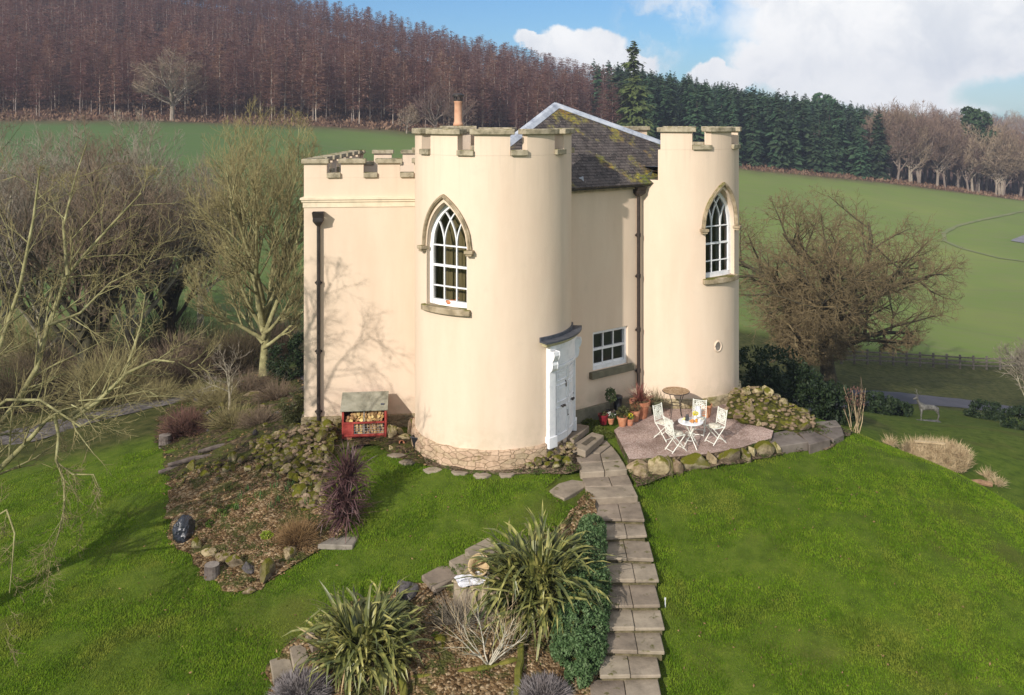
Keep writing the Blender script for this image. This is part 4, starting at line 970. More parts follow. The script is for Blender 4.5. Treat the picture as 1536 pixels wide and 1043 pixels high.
# flagged landing, door steps and the flight down the lawn
FLAG = mat('flagstone', [(.17,.14,.105),(.28,.23,.175),(.38,.315,.24)], 1.6, .9, .45, 16, moss=((.12,.115,.03), 3.5, .60), spec=.12, rnd=.4, big=(.8, .35))
def slab(px, z, th, label, name='flagstone', cat='flagstone', group=None, m=None):
    P = [pz(x, y, z) for x, y in px]; a = 0
    for i in range(len(P)): j = (i+1) % len(P); a += P[i][0]*P[j][1]-P[j][0]*P[i][1]
    if a < 0: P = P[::-1]
    c = np.mean(P, 0); mb = MB(); mb.prism([p-np.array((0, 0, th)) for p in P], (0, 0, th)); o = solo(mb, name, m or FLAG, label, cat, loc=tuple(c-np.array((0, 0, th))), group=group, world=True, bevel=.018); return o
slab([(831,653),(856,634),(884,638.5),(861,659)], -.04, .2, 'thick mossy doorstep against the white front door', 'doorstep', 'step')
slab([(856,669),(888,648),(906,653),(878,677)], -.17, .19, 'lower doorstep with a sunken boot scraper mat', 'doorstep', 'step')
o = MB(); q = [pz(x, y, -.166) for x, y in ((872,666),(887,655),(894,657),(879,668.5))][::-1]; o.prism(q, (0, 0, .008)); solo(o, 'door_mat', mat('worn_mat', [(.06,.05,.035),(.11,.09,.06)], 8, .95), 'worn brown mat let into the lower doorstep', 'doormat', loc=tuple(q[0]), world=True)
LG = 'flags of the landing'
slab([(880,679.5),(908,658),(916,667),(900,679.5)], -.375, .12, 'triangular flag of the upper landing beside the gravel', group=LG)
slab([(863,683),(879,680.5),(900,680.5),(903,692),(866,694)], -.37, .12, 'left flag of the upper landing below the doorstep', group=LG)
slab([(901,680.5),(917,668),(929,683),(933,690),(904,692)], -.37, .12, 'right flag of the upper landing against the gravel', group=LG)
slab([(867,695),(903,693),(907,707),(871,709)], -.372, .2, 'front left flag on the edge of the upper landing', group=LG)
slab([(904,693),(934,691),(941,704),(908,707)], -.37, .2, 'front right flag on the edge of the upper landing', group=LG)
slab([(872,714),(912,712.5),(918,729),(878,730)], -.52, .14, 'back left flag of the lower landing', group=LG)
slab([(913,712.5),(941,709),(949,727),(919,729)], -.52, .14, 'back right flag of the lower landing', group=LG)
slab([(878,731),(949,728),(957,744),(886,748)], -.52, .22, 'long front flag of the lower landing above the steps', group=LG)
slab([(822,737),(866,704),(884,726),(846,748)], -.56, .14, 'large tilted paving slab left of the lower landing', group='slabs of the side path')
XC = [(2.56,22.6)]; 
edges = [(777,895,965),(804,903,973),(837,907,980),(871,908,987),(906,908,993),(942,908,996),(977,908,996),(1012,900,994),(1052,886,992),(1090,872,985)]
ords = ['first','second','third','fourth','fifth','sixth','seventh','eighth','ninth','tenth']
RISER = mat('mossy_shaded_riser', [(.05,.048,.02),(.12,.10,.05),(.20,.165,.10)], 5, .95, .8, 14)  # moss colour, darkened further to deepen the shade on the risers
JO = mat('lime_joint', [(.30,.27,.22),(.42,.38,.31)], 8, .95, .3); ztr = -.52
prevY = pz(920, 746, -.52)[1]
for k, (y, xa, xb) in enumerate(edges):
    z = -.52-.155*(k+1); a, b = pz(xa+3*math.sin(k*2.7), y+2.2*math.sin(k*1.9), z), pz(xb+2.5*math.sin(k*4.1+1), y+2.2*math.sin(k*3.3+2), z)
    st = thing('stone_step', tuple((a+b)/2-np.array((0, 0, .14))), f'{ords[k]} stone step down from the landing, two worn flags on a mossy riser', 'step', 'steps down the lawn')
    dep = max(.62, prevY-min(a[1], b[1])+.12); back = np.array((0.02, dep, 0)); sp = .52+.04*math.sin(k*2.3)
    mid = a+(b-a)*sp
    for p, q in ((a, mid-np.array((.006, 0, 0))), (mid+np.array((.006, 0, 0)), b)):
        jz = np.array((0, 0, rnd.uniform(-.016, .016))); t_ = MB(); lo = [p, q, q+back, p+back]; t_.hexa([v-np.array((0, 0, .075)) for v in lo], [v+jz for v in lo]); part(t_, 'tread', FLAG, st, world=True, bevel=.014)
    t_ = MB(); p, q = a+np.array((.04, .085, -.077)), b+np.array((-.04, .085, -.077)); lo = [p, q, q+back, p+back]; t_.hexa([v-np.array((0, 0, .16)) for v in lo], lo); part(t_, 'riser', RISER, st, world=True)
    prevY = min(a[1], b[1])
# side path of slabs above the beds
SP = 'slabs of the side path'
slab([(632,863),(672,842),(690,862),(652,884)], at(660,864)[2]+.07, .12, 'brown slab at the left end of the side path above the bed', group=SP)
slab([(673,841),(704,826),(724,842),(691,861)], at(700,845)[2]+.07, .12, 'brown slab second from the left in the side path', group=SP)
slab([(697,824),(732,806),(752,824),(708,840)], at(725,824)[2]+.13, .16, 'raised pale slab of the side path tucked under the tall strappy plant', group=SP)
BS = 'slabs at the lower left of the front bed'
slab([(404,990),(434,980),(440,1004),(410,1020)], at(420,1000)[2]+.06, .12, 'leftmost pale slab edging the front flower bed', group=BS)
slab([(432,962),(458,966),(464,988),(440,1000)], at(448,982)[2]+.07, .12, 'square pale slab second from the left at the bed edge', group=BS)
slab([(456,945),(494,930),(508,952),(468,972)], at(480,952)[2]+.08, .12, 'large pale slab half under the left strappy plant', group=BS)
for k, (px, py) in enumerate([(612,694),(650,706),(690,709),(722,714),(760,712),(595,684)]):
    p = at(px, py); s_ = MB(); n = 6; s_.prism([p+np.array((.24*math.cos(t)*rnd.uniform(.8, 1.2), .17*math.sin(t)*rnd.uniform(.8, 1.2), -.04)) for t in np.arange(n)*2*math.pi/n], (0, 0, .075)); solo(s_, 'stepping_stone', FLAG, 'flat stepping stone sunk in the grass along the foot of the near tower', 'stepping stone', loc=tuple(p), world=True, group='stepping stones round the near tower', bevel=.01)
# right hand paved path
PD = mat('dark_paving', [(.085,.068,.055),(.14,.115,.095),(.19,.16,.135)], 2, .85, .4, 14, rnd=.3)
for q, z, lab in (([(1143,653),(1186,644),(1212,663),(1166,670)], -.42, 'wide brown slab beside the right end of the patio edge'), ([(1198,648),(1216,645),(1246,659),(1214,667)], -.55, 'brown slab stepped below the wide one on the right hand path'),
    ([(1218,644),(1262,640),(1266,652),(1250,659)], -.62, 'outermost slab of the right hand path at the lawn edge'), ([(1222,633),(1254,630),(1262,639.5),(1219,643)], -.62, 'slab of the right hand path behind the outermost one'),
    ([(1218,620),(1234,618),(1252,629),(1222,632)], -.62, 'narrow slab where the right hand path turns behind the rockery'), ([(1160,606),(1185,600),(1218,616),(1200,624)], -.62, 'shaded slab of the path behind the rockery')):
    slab(q, at(sum(v[0] for v in q)/4, sum(v[1] for v in q)/4)[2]+.10, .35, lab, group='slabs of the right hand path', m=PD)
# mossy kerbs inside the front bed
KM = mat('mossy_kerb', [(.07,.07,.012),(.12,.12,.016),(.17,.15,.03)], 3, .95, .6, 12)
for pa, pb, w, h, lab in (((597,962),(606,1060),.14,.22,'mossy upright kerb between the left strappy plant and the woodchips'), ((785,950),(774,1060),.14,.22,'mossy upright kerb left of the blue green shrub'), ((612,1020),(740,1003),.10,.07,'low stony kerb across the lower woodchips'), ((715,1008),(778,992),.12,.09,'short bright mossy kerb right of the pale bare shrub')):
    a, b = at(*pa), at(*pb); d = b-a; k = 8; s_ = MB(); pts = [a+d*i/k+np.array((.02*math.sin(i*2.1), .02*math.cos(i*1.7), h*.35+.02*math.sin(i*1.3))) for i in range(k+1)]
    s_.ribbon(pts, w, h, (0, 0, 1)); solo(s_, 'kerb', KM, lab, 'kerb', loc=tuple(a), world=True, bevel=.03)
# ================================================================ TREES
def rotv(d, ang, az):
    d = Vector(d).normalized(); p = d.orthogonal().normalized(); q = d.cross(p)
    return d*math.cos(ang)+(p*math.cos(az)+q*math.sin(az))*math.sin(ang)
class Tree:
    """branching skeleton grown inside an ellipsoid envelope; thick limbs as tubes, fine twigs as spikes"""
    def __init__(s, seed, env, counts, gn=.16, up=.05, ang=(.5, 1.0), ratio=.62, twig=.012, kmin=.0, stub=.25):
        s.r = random.Random(seed); s.env = env; s.counts = counts; s.gn = gn; s.up = up; s.ang = ang; s.ratio = ratio; s.twig = twig; s.limb = MB(); s.tw = []; s.kmin = kmin; s.stub = stub
    def out(s, p):
        cx, cy, cz, rx, ry, rz = s.env; k = ((p.x-cx)/rx)**2+((p.y-cy)/ry)**2+((p.z-cz)/rz)**2
        return k*(1+.35*noise.noise(p*.45+Vector((s.r.seed_ if hasattr(s.r, 'seed_') else 0, 0, 0)))) > 1
    def grow(s, p, d, L, r, lev, nseg=None, path=None):
        R = s.r; mx = len(s.counts)
        if lev >= 2 and path is None and s.out(Vector(p)): return
        if path is None:
            n = nseg or (7 if lev == 0 else 5 if lev == 1 else 3 if lev == 2 else 2)
            pts = [Vector(p)]; d = Vector(d).normalized(); st = L/n
            for i in range(n):
                d = (d+Vector((R.gauss(0, s.gn), R.gauss(0, s.gn), R.gauss(0, s.gn)))*(1 if lev else .35)+Vector((0, 0, s.up if lev else 0))).normalized()
                q = pts[-1]+d*st
                if lev and s.out(q): break
                pts.append(q)
            if len(pts) < 2: pts.append(pts[0]+d*st*s.stub)
        else: pts = [Vector(q) for q in path]; n = len(pts)-1
        m = len(pts); rad = [max(s.twig*.6, r*(1-.72*i/(m-1))) for i in range(m)]
        if not all(math.isfinite(c) for q in pts for c in q): return
        if lev <= 2 and r > s.twig*1.3: s.limb.tube(pts, rad, 7 if lev == 0 else 6 if lev == 1 else 4, cap=lev == 0)
        else:
            mid = pts[m//2] if m > 2 else (pts[0]+pts[1])*.5+Vector((R.gauss(0, .03), R.gauss(0, .03), R.gauss(0, .03)))*L; s.tw.append((*pts[0], *mid, *pts[-1], max(s.twig, rad[0])))
        if lev >= mx: return
        k = s.counts[lev]; k = max(1, int(k*R.uniform(.8, 1.2)+.5)); az = R.uniform(0, 6.28)
        for j in range(k):
            t = (s.kmin if lev == 0 else .22)+(1-(s.kmin if lev == 0 else .22))*((j+R.uniform(.2, .9))/k); x = t*(m-1); i = min(int(x), m-2); q = pts[i].lerp(pts[i+1], x-i); dd = (pts[i+1]-pts[i]).normalized()
            az += 2.4+R.uniform(-.5, .5); a = R.uniform(*s.ang)*(1 if j < k-1 else .45)
            s.grow(q, rotv(dd, a, az), L*s.ratio*R.uniform(.7, 1.15)*(1.12-.35*t), max(s.twig, rad[i]*R.uniform(.48, .66)), lev+1)
    def emit(s, name, loc, mt, mc, label, cat='tree', group=None, rz=0.):
        t = thing(name, loc, label, cat, group, rz); part(s.limb, 'trunk', mt, t, smooth=True); part(MB().spikes(s.tw), 'crown', mc, t); return t
BK_OAK = mat('oak_bark', [(.035,.028,.017),(.065,.053,.03),(.10,.085,.045)], 5, .95, .6, 18, moss=((.11,.105,.03), 2.5, .5))
TW_OAK = mat('oak_twigs', [(.10,.072,.036),(.145,.107,.052),(.195,.148,.074)], 1.2, .9)
BK_LICH = mat('lichen_bark', [(.13,.12,.06),(.23,.21,.095),(.36,.34,.17)], 4, .95, .4, 20)
TW_LICH = mat('lichen_twigs', [(.13,.105,.05),(.19,.16,.07),(.26,.225,.10)], 1.5, .9)
BK_PALE = mat('pale_bark', [(.13,.11,.08),(.27,.24,.17),(.40,.37,.28)], 3.5, .95, .4, 20, moss=((.22,.21,.05), 2, .5))
TW_PALE = mat('pale_twigs', [(.11,.092,.065),(.19,.16,.12),(.29,.255,.205)], 1.5, .9)
BK_DARK = mat('ivy_bark', [(.025,.022,.014),(.05,.045,.026),(.08,.07,.04)], 4, .95, .6, 14)
TW_BROWN = mat('brown_twigs', [(.095,.066,.043),(.145,.105,.07),(.20,.15,.10)], 1.5, .9)
FARB = mat('far_bark', [(.17,.13,.10),(.27,.22,.175)], 1, .95, rnd=.6)
FART = mat('far_twigs', [(.17,.115,.082),(.24,.17,.125)], .4, .95, rnd=1.)

# the oak to the right
oz = hz(21.9, 62)
k = Tree(5, (0, 0, 8.5, 9.2, 8.8, 6.1), (11, 9, 8, 6, 5), gn=.19, up=.0, ang=(.5, 1.15), ratio=.56, twig=.0125, kmin=.42)
k.grow((0, 0, -.3), (.05, 0, 1), 6.2, .66, 0)
for a in range(11): k.grow((0, 0, 3.0+.16*a), (math.cos(a*2.4), math.sin(a*2.4), .42+.09*a), 8.6, .30, 1, nseg=6)
k.emit('oak_tree', (21.9, 62, oz), BK_OAK, TW_OAK, 'broad round bare brown oak standing beyond the right tower')
# the lichened tree by the left wing
lx, ly = -10.5, 38.; lz = hz(lx, ly)
k = Tree(8, (0, 0, 6.6, 3.5, 3.4, 5.2), (9, 8, 6, 5, 4), gn=.09, up=.13, ang=(.35, .85), ratio=.57, twig=.008, kmin=.25)
k.grow((0, 0, -.2), (.02, 0, 1), 6.5, .22, 0)
for a in range(6): k.grow((0, 0, 1.6+.3*a), (.5*math.cos(a*2.2), .5*math.sin(a*2.2), .9), 6.5, .125, 1, nseg=6)
for a in range(4): k.grow((0, 0, 1.2+.2*a), (math.cos(a*1.7+.4), .6*math.sin(a*1.7), .35), 3.4, .09, 1, nseg=6)
k.emit('lichened_tree', (lx, ly, lz), BK_LICH, TW_LICH, 'upright bare tree with yellow lichened limbs beside the left wing')
# the group of bare trees along the track at the left
specs = [(60, 41, 12.0, 4.4, BK_PALE, TW_PALE, 'pale stemmed bare tree above the track near the left edge'), (118, 38, 11.0, 4.2, BK_DARK, TW_BROWN, 'bare tree with a dark ivied trunk beside the track'),
         (196, 42, 12.0, 4.2, BK_PALE, TW_PALE, 'grey white twigged bare tree in the middle of the left group'), (10, 47, 12.5, 4.8, BK_DARK, TW_BROWN, 'dark bare tree at the back of the left group by the photo edge'),
         (262, 47, 9.5, 3.6, BK_DARK, TW_BROWN, 'low dark bare tree between the left group and the lichened tree'), (-60, 37, 11.5, 4.8, BK_PALE, TW_PALE, 'bare tree cut by the left edge of the photo'), (155, 52, 11.5, 4.6, BK_DARK, TW_BROWN, 'brown bare tree standing behind the grey white twigged one'), (300, 54, 9.5, 3.6, BK_PALE, TW_BROWN, 'slim bare tree at the back just left of the lichened tree')]
for i, (px, Y, hh, rx, a, b, lab) in enumerate(specs):
    X = (px-CX)/F*Y; hh += .8; rx *= 1.12; k = Tree(30+i, (0, 0, hh*.56, rx, rx, hh*.46), (10, 7, 6, 5, 4), gn=.10, up=.12, ang=(.35, .9), ratio=.58, twig=.0085, kmin=.22)
    k.grow((0, 0, -.3), (rnd.uniform(-.1, .1), 0, 1), hh*.62, .22 if a is BK_PALE else .34, 0)
    for j in range(5): k.grow((0, 0, 1.5+.5*j), (.7*math.cos(j*2.3+i), .7*math.sin(j*2.3+i), .8), hh*.5, .12, 1, nseg=6)
    k.emit('bare_tree', (X, Y, hz(X, Y)), a, b, lab, group='bare trees along the track')
# near tree whose lichened limbs reach in from the left
nb = np.array((-13.3, 18.8)); nz = hz(*nb); base = Vector((*nb, nz))
k = Tree(77, (0, 0, 3.5, 12, 12, 7.3), (7, 6, 6, 5), gn=.13, up=.05, ang=(.4, 1.0), ratio=.55, twig=.005, kmin=.35)
def limbpath(px, Y0, Y1): return [Vector(tuple(py_(x, y, Y0+(Y1-Y0)*i/(len(px)-1))))-base for i, (x, y) in enumerate(px)]
k.grow((0, 0, -.3), (.12, 0, 1), 6.2, .34, 0)
def custom(px, Y0, Y1, r, n1, L, lev=1, drop=0.):
    P = limbpath(px, Y0, Y1)
    if px[0][0] < 0: P = [Vector((.12*max(.2, P[0].z-.5), 0, max(.2, P[0].z-.5)))]+P      # springs from the trunk
    rad = [r*(1-.75*i/(len(P)-1)) for i in range(len(P))]; k.limb.tube(P, rad, 7)
    R = k.r
    for j in range(int(n1*1.35)):
        x = (j+R.uniform(.1, .9))/n1*(len(P)-1); i = min(int(x), len(P)-2); q = P[i].lerp(P[i+1], x-i); d = (P[i+1]-P[i]).normalized()
        dd = rotv(d, R.uniform(.5, 1.15), R.uniform(0, 6.28)); dd.z += drop; k.grow(q, dd, L*R.uniform(.6, 1.4), rad[i]*.42, 2)
custom([(-160,760),(-60,745),(0,703),(40,664),(70,630),(95,615)], 18.8, 18.4, .10, 10, 1.2)
custom([(95,615),(111,629),(150,600),(190,560),(232,540),(262,543)], 18.4, 18.6, .06, 12, .8)
custom([(82,622),(88,655),(84,690),(96,720),(97,760),(88,800),(82,820)], 18.4, 17.8, .035, 14, .55, drop=-.7)
custom([(86,695),(110,712),(140,712),(150,735),(132,770)], 18.2, 17.8, .02, 8, .4, drop=-.6)
custom([(-150,735),(-40,690),(28,600),(55,552),(72,489),(101,413),(126,383),(168,337),(212,290)], 19.2, 21.5, .085, 28, 1.2)
custom([(101,413),(95,340),(112,270),(130,215)], 20.4, 21.5, .04, 12, 1.0)
custom([(72,489),(120,470),(165,425),(215,400)], 20, 21, .04, 12, 1.0)
custom([(95,630),(148,598),(186,565),(202,518),(211,489),(218,440)], 18.6, 20, .05, 14, .9)
custom([(-150,700),(-50,600),(0,520),(30,430),(50,330),(60,250)], 19, 20, .075, 26, 1.3)
custom([(-100,800),(-30,790),(10,765),(22,800),(18,850),(14,890)], 18, 17.2, .03, 10, .5, drop=-.5)
custom([(-150,720),(-60,650),(10,600),(60,600),(120,640),(160,620)], 18.5, 18.0, .05, 16, .8)
k.emit('lichened_tree', tuple(base), BK_LICH, TW_LICH, 'near bare tree whose yellow lichened limbs reach in from the left edge')
# small things of the left bank
def bush(px, py, Y, r, n, m, label, name='shrub', seed=0, tw=.008, L=.5, group=None, up=.5):
    p = at(px, py) if Y is None else np.array(((px-CX)/F*Y, Y, hz((px-CX)/F*Y, Y))); R = np.random.default_rng(seed); a = R.normal(size=(n, 3)); a[:, 2] = np.abs(a[:, 2])*up*2; a /= np.linalg.norm(a, axis=1)[:, None]
    q = a*R.uniform(.05, .85, (n, 1))**.6*np.array(r); tip = q+a*L*R.uniform(.5, 1.3, (n, 1))*np.array((1, 1, 1.1))+R.normal(0, .10*L, (n, 3))
    mid = (q+tip)/2+R.normal(0, .10*L, (n, 3)); t = MB().spikes(np.column_stack([q, mid, tip, np.full(n, tw)])); t.spikes(np.column_stack([q*0.05, q*.5+R.normal(0, .03, (n, 3)), q, np.full(n, tw*1.2)])[::3])
    return solo(t, name, m, label, 'shrub', loc=tuple(p), group=group)
PURPLE = mat('purple_twigs', [(.06,.030,.024),(.11,.055,.042),(.16,.085,.06)], 3, .9); TAN = mat('tan_twigs', [(.27,.19,.105),(.43,.325,.19),(.54,.42,.26)], 3, .9)
BRUSHD = mat('dark_brush', [(.04,.03,.018),(.075,.056,.03),(.11,.085,.048)], 2, .9); BRUSH = mat('brown_brush', [(.12,.07,.03),(.20,.12,.05),(.26,.165,.08)], 3, .9); LAV = mat('lavender_grey', [(.11,.09,.085),(.19,.165,.16),(.27,.245,.24)], 4, .9)
bush(278, 655, None, (.85, .7, .9), 1500, PURPLE, 'purple brown twiggy bush above the track on the dark bank', seed=1, L=.35)
bush(447, 815, None, (.55, .5, .45), 1600, BRUSH, 'rusty brown fine twigged shrub at the right of the woodchip bed', seed=2, tw=.005, L=.25)
bush(452, 1045, None, (.62, .5, .42), 4200, LAV, 'grey lavender bush at the bottom left corner of the front bed', seed=3, tw=.006, L=.13, group='lavender bushes')
bush(815, 1050, None, (.60, .45, .36), 4000, LAV, 'grey lavender bush at the bottom right of the front bed', seed=4, tw=.006, L=.13, group='lavender bushes')
for q, (px, py, s_) in enumerate([(352,640,.9),(390,640,.7),(330,610,1.0),(415,600,.8),(300,600,.8),(370,590,1.1),(240,600,1.0)]):
    bush(px, py, None, (s_, .6*s_, .6*s_), 700, TW_BROWN if q % 2 else TW_LICH, 'leafless brown scrub on the bank left of the wing', seed=10+q, L=.55*s_, tw=.006, group='scrub on the left bank')
for q, (px, Y, a, b, c) in enumerate([(20,37,2.4,1.6,2.2),(95,40,2.6,1.6,2.4),(165,37,2.2,1.5,1.9),(215,41,2.4,1.6,2.3),(270,40,2.2,1.5,2.0),(320,43,2.4,1.6,2.2),(362,41,1.9,1.4,1.7),(140,46,2.8,1.6,2.8),(45,45,2.8,1.6,2.8),(250,47,2.6,1.6,2.6),(420,44,2.,1.4,2.0)]):
    bush(px, 0, Y, (a, b, c), 1500, (BRUSHD, TW_BROWN, TW_LICH)[q % 3], 'tangle of leafless brushwood under the bare trees at the left', name='brushwood', seed=60+q, L=.9, tw=.009, group='brushwood under the left trees', up=.8)
p = at(345, 618); k = Tree(99, (0, 0, 1.4, 1.4, 1.2, 1.2), (7, 6, 5), gn=.2, up=.1, ang=(.5, 1.1), twig=.007, kmin=.3); k.grow((0, 0, -.1), (0, 0, 1), 1.7, .06, 0); k.emit('small_tree', tuple(p), BK_PALE, TW_PALE, 'small bare spreading tree on the bank left of the wing')
def leaf_cloud(parts, leaf, n, seed, clump=.9, thr=-.05):
    """leaf-sized faces spread through several lobes; holes where the clump noise is low"""
    R = np.random.default_rng(seed); mb = MB(); P = []
    for c, r, w in parts:
        k = int(n*w); d = R.normal(size=(k*2, 3)); d /= np.linalg.norm(d, axis=1)[:, None]; q = np.array(c)+d*np.array(r)*R.uniform(.35, 1.0, (k*2, 1))**.5
        nv = np.array([noise.noise(Vector(x/clump+seed)) for x in q]); P.append(q[nv > thr][:k])
    P = np.vstack(P); k = len(P); a = R.normal(size=(k, 3)); a /= np.linalg.norm(a, axis=1)[:, None]; b = np.cross(a, R.normal(size=(k, 3))); b /= np.linalg.norm(b, axis=1)[:, None]
    s_ = leaf*R.uniform(.6, 1.4, (k, 1)); v = np.stack([P-a*s_, P+b*s_*.45, P+a*s_, P-b*s_*.45], 1).reshape(-1, 3); mb.add(v, [np.arange(k*4).reshape(-1, 4)]); return mb
def leafm(name, cols, rnd_=0, tr=.25): return mat(name, cols, 5, .6, trans=tr, spec=.3, rnd=rnd_)
EVG = leafm('dark_evergreen', [(.010,.022,.008),(.022,.040,.013),(.04,.06,.02)]); OLIVE = leafm('olive_leaf', [(.05,.055,.018),(.085,.09,.03),(.12,.12,.05)])
JUN = leafm('blue_green_leaf', [(.04,.085,.025),(.10,.17,.06),(.19,.26,.12)]); LIME = leafm('lime_leaf', [(.16,.24,.02),(.26,.34,.03),(.36,.40,.05)])
def cloud(px, py, parts, leaf, n, m, label, name='shrub', seed=0, group=None, Y=None, thr=-.05, clump=.5):
    p = at(px, py) if Y is None else np.array(((px-CX)/F*Y, Y, hz((px-CX)/F*Y, Y))); return solo(leaf_cloud(parts, leaf, n, seed, clump, thr), name, m, label, 'shrub', loc=tuple(p), group=group)
cloud(437, 640, [((0, 0, .5), (.42, .4, .55), 1)], .035, 2600, OLIVE, 'clipped olive green bush at the corner of the left wing', seed=1)
cloud(432, 566, [((0, 0, .8), (.9, .8, .9), .6), ((.5, .3, 1.2), (.7, .7, .7), .4)], .07, 2600, EVG, 'dark evergreen bush behind the left wing', seed=2, Y=37)
G = 'dark evergreens beyond the right tower'
for q, (px, Y, s_, lab) in enumerate([(1128, 35, 1.0, 'dark evergreen bush nearest the right tower'), (1165, 36.5, 1.25, 'tall dark evergreen bush behind the right rockery'), (1205, 37, 1.0, 'dark evergreen bush left of the dead stalks'), (1250, 38, .85, 'low dark evergreen bush at the bend of the right hand path')]):
    cloud(px, 0, [((0, 0, .9*s_), (1.1*s_, .9*s_, 1.15*s_), .6), ((.6*s_, .2, .6*s_), (.8*s_, .7*s_, .8*s_), .4)], .075, 3600, EVG, lab, seed=5+q, group=G, Y=Y)
p0 = at(850, 1010)
jn = thing('trailing_shrub', tuple(p0), 'blue green trailing shrub hugging the left side of the stone steps', 'shrub')
pl_ = []
for px, py, r in ((885,835,.36),(878,865,.42),(888,895,.38),(872,900,.4),(862,925,.42),(888,930,.36),(855,950,.36),(884,960,.36),(862,975,.42),(890,985,.26),(850,990,.30),(875,1005,.36),(868,1025,.24),(888,812,.30)): q = at(px, py)-p0; pl_.append(((q[0], q[1], q[2]+r*.85), (r*1.15, r*1.15, r*1.25), 1/14))
part(leaf_cloud(pl_, .034, 42000, 3, .22, -.25), 'foliage', JUN, jn)
q = at(868, 945)-p0; part(leaf_cloud([((q[0], q[1]-.1, q[2]+.30), (.17, .15, .14), 1)], .03, 500, 4, .3), 'yellow_foliage', LIME, jn, label='lime yellow tuft in the blue green shrub')
cloud(400, 808, [((0, 0, .08), (.17, .15, .10), 1)], .03, 260, LIME, 'bright lime green clump in the middle of the woodchip bed', name='plant', seed=8)
for q, (px, py) in enumerate([(345,768),(330,775),(690,860),(320,790),(500,700)]):
    cloud(px, py, [((0, 0, .08), (.2, .18, .10), 1)], .028, 260, leafm('bed_leaf', [(.05,.09,.012),(.09,.14,.02),(.13,.19,.03)]), 'low green plant coming up through the bed', name='plant', seed=20+q, group='low green plants in the beds')

# ---------------------------------------------------------------- strap-leaved plants
def strap(n, L, w, seed, r0=.18, e0=(35, 88), droop=1.0, segs=7, zb=0.):
    R = np.random.default_rng(seed); mb = MB()
    for i in range(n):
        a = R.uniform(0, 2*np.pi); e = R_(R.uniform(*e0)); l = L*R.uniform(.5, 1.15); ww = w*R.uniform(.7, 1.2); d = np.array((math.cos(a), math.sin(a), 0)); sd = np.array((-d[1], d[0], 0))
        tw = R.uniform(-.5, .5); p = np.array((r0*R.uniform(0, 1)*d[0], r0*R.uniform(0, 1)*d[1], zb)); pts = []; bend = droop*R.uniform(.3, 1.9); x = e; swirl = R.normal(0, .9)/segs; kink = R.integers(3, 12)
        for j in range(segs+1):
            t = j/segs; wd = ww*min(1, .5+1.6*t)*(1-t**2.6)**.8; nd = sd*math.cos(tw*t*2)+np.array((0, 0, 1))*math.sin(tw*t*2); fold = np.array((0, 0, -.35*wd))
            pts += [p-nd*wd-fold, p+fold*0, p+nd*wd-fold]
            x -= bend*t*(.55 if e > 1 else .4)*1.1/segs*2.2+(.9 if j == kink else 0); c1, s1 = math.cos(swirl), math.sin(swirl); d = np.array((d[0]*c1-d[1]*s1, d[0]*s1+d[1]*c1, 0)); sd = np.array((-d[1], d[0], 0)); p = p+(d*math.cos(x)+np.array((0, 0, math.sin(x))))*l/segs
        i3 = np.arange(segs)*3; mb.add(pts, [np.vstack([np.stack([i3, i3+1, i3+4, i3+3], 1), np.stack([i3+1, i3+2, i3+5, i3+4], 1)])])
    return mb
FLAX = mat('flax_leaf', [(.045,.06,.018),(.135,.145,.036),(.38,.345,.105)], 3.2, .42, spec=.45, stretch=(1, 1, .5), detail=2, trans=.12)
FLAXD = mat('flax_dead_leaf', [(.20,.13,.06),(.36,.26,.13),(.45,.35,.2)], 4, .7)
for px, py, n, L, sd, lab in ((806, 905, 640, 1.85, 1, 'tall green and yellow strap leaved flax beside the stone steps'), (545, 990, 500, 1.55, 2, 'smaller dark strap leaved flax at the left of the front bed')):
    p = at(px, py); t = thing('flax_plant', tuple(p), lab, 'plant', 'strap leaved flax plants'); part(strap(n, L, .050, sd, .36, (22, 86), 1.9), 'leaves', FLAX, t); part(strap(26, L*.8, .028, sd+9, .3, (5, 40), 1.2), 'dead_leaves', FLAXD, t)
PURL = mat('purple_leaf', [(.045,.022,.025),(.095,.045,.045),(.20,.125,.105)], 5, .45, spec=.4, trans=.08)
p = at(518, 785); t = thing('cabbage_palm', tuple(p), 'spiky purple brown cabbage palm in the grass below the log store', 'plant')
for (x, y, z, n, sd) in ((.05, 0, 1.15, 190, 1), (-.02, -.1, .62, 170, 2), (0, -.15, .25, 120, 3)):
    s_ = strap(int(n*1.6), .86, .017, sd, .1, (-30, 88), .55, 5); s_.V = [v+np.array((x, y, z)) for v in s_.V]; part(s_, 'leaf_head', PURL, t)
s_ = MB(); s_.tube([(0, -.1, 0), (.02, -.05, .6), (.05, 0, 1.2)], [.07, .06, .05], 8); part(s_, 'stem', BK_OAK, t)
p = at(733, 1000); k = Tree(55, (0, 0, .8, 1.25, .9, 1.1), (6, 6, 5), gn=.14, up=.06, ang=(.35, .85), twig=.004, kmin=.25, ratio=.6)
for a in range(7): k.grow((0, 0, 0), (.85*math.cos(a*.95), .6*math.sin(a*.95), .8), 1.15, .019, 1, nseg=5)
k.emit('bare_shrub', tuple(p), mat('white_stem', [(.40,.36,.27),(.58,.54,.43)], 6, .9), TAN, 'pale bare many stemmed shrub in the front flower bed', cat='shrub')
bush(690, 935, None, (.6, .4, .28), 420, TW_PALE, 'thin dry twiggy shrub below the stone block', seed=31, L=.45, tw=.006)
bush(845, 915, None, (.3, .3, .2), 240, TW_PALE, 'dry twigs between the tall flax and the blue green shrub', seed=32, L=.35, tw=.006)
shoots = MB()
R = np.random.default_rng(4)
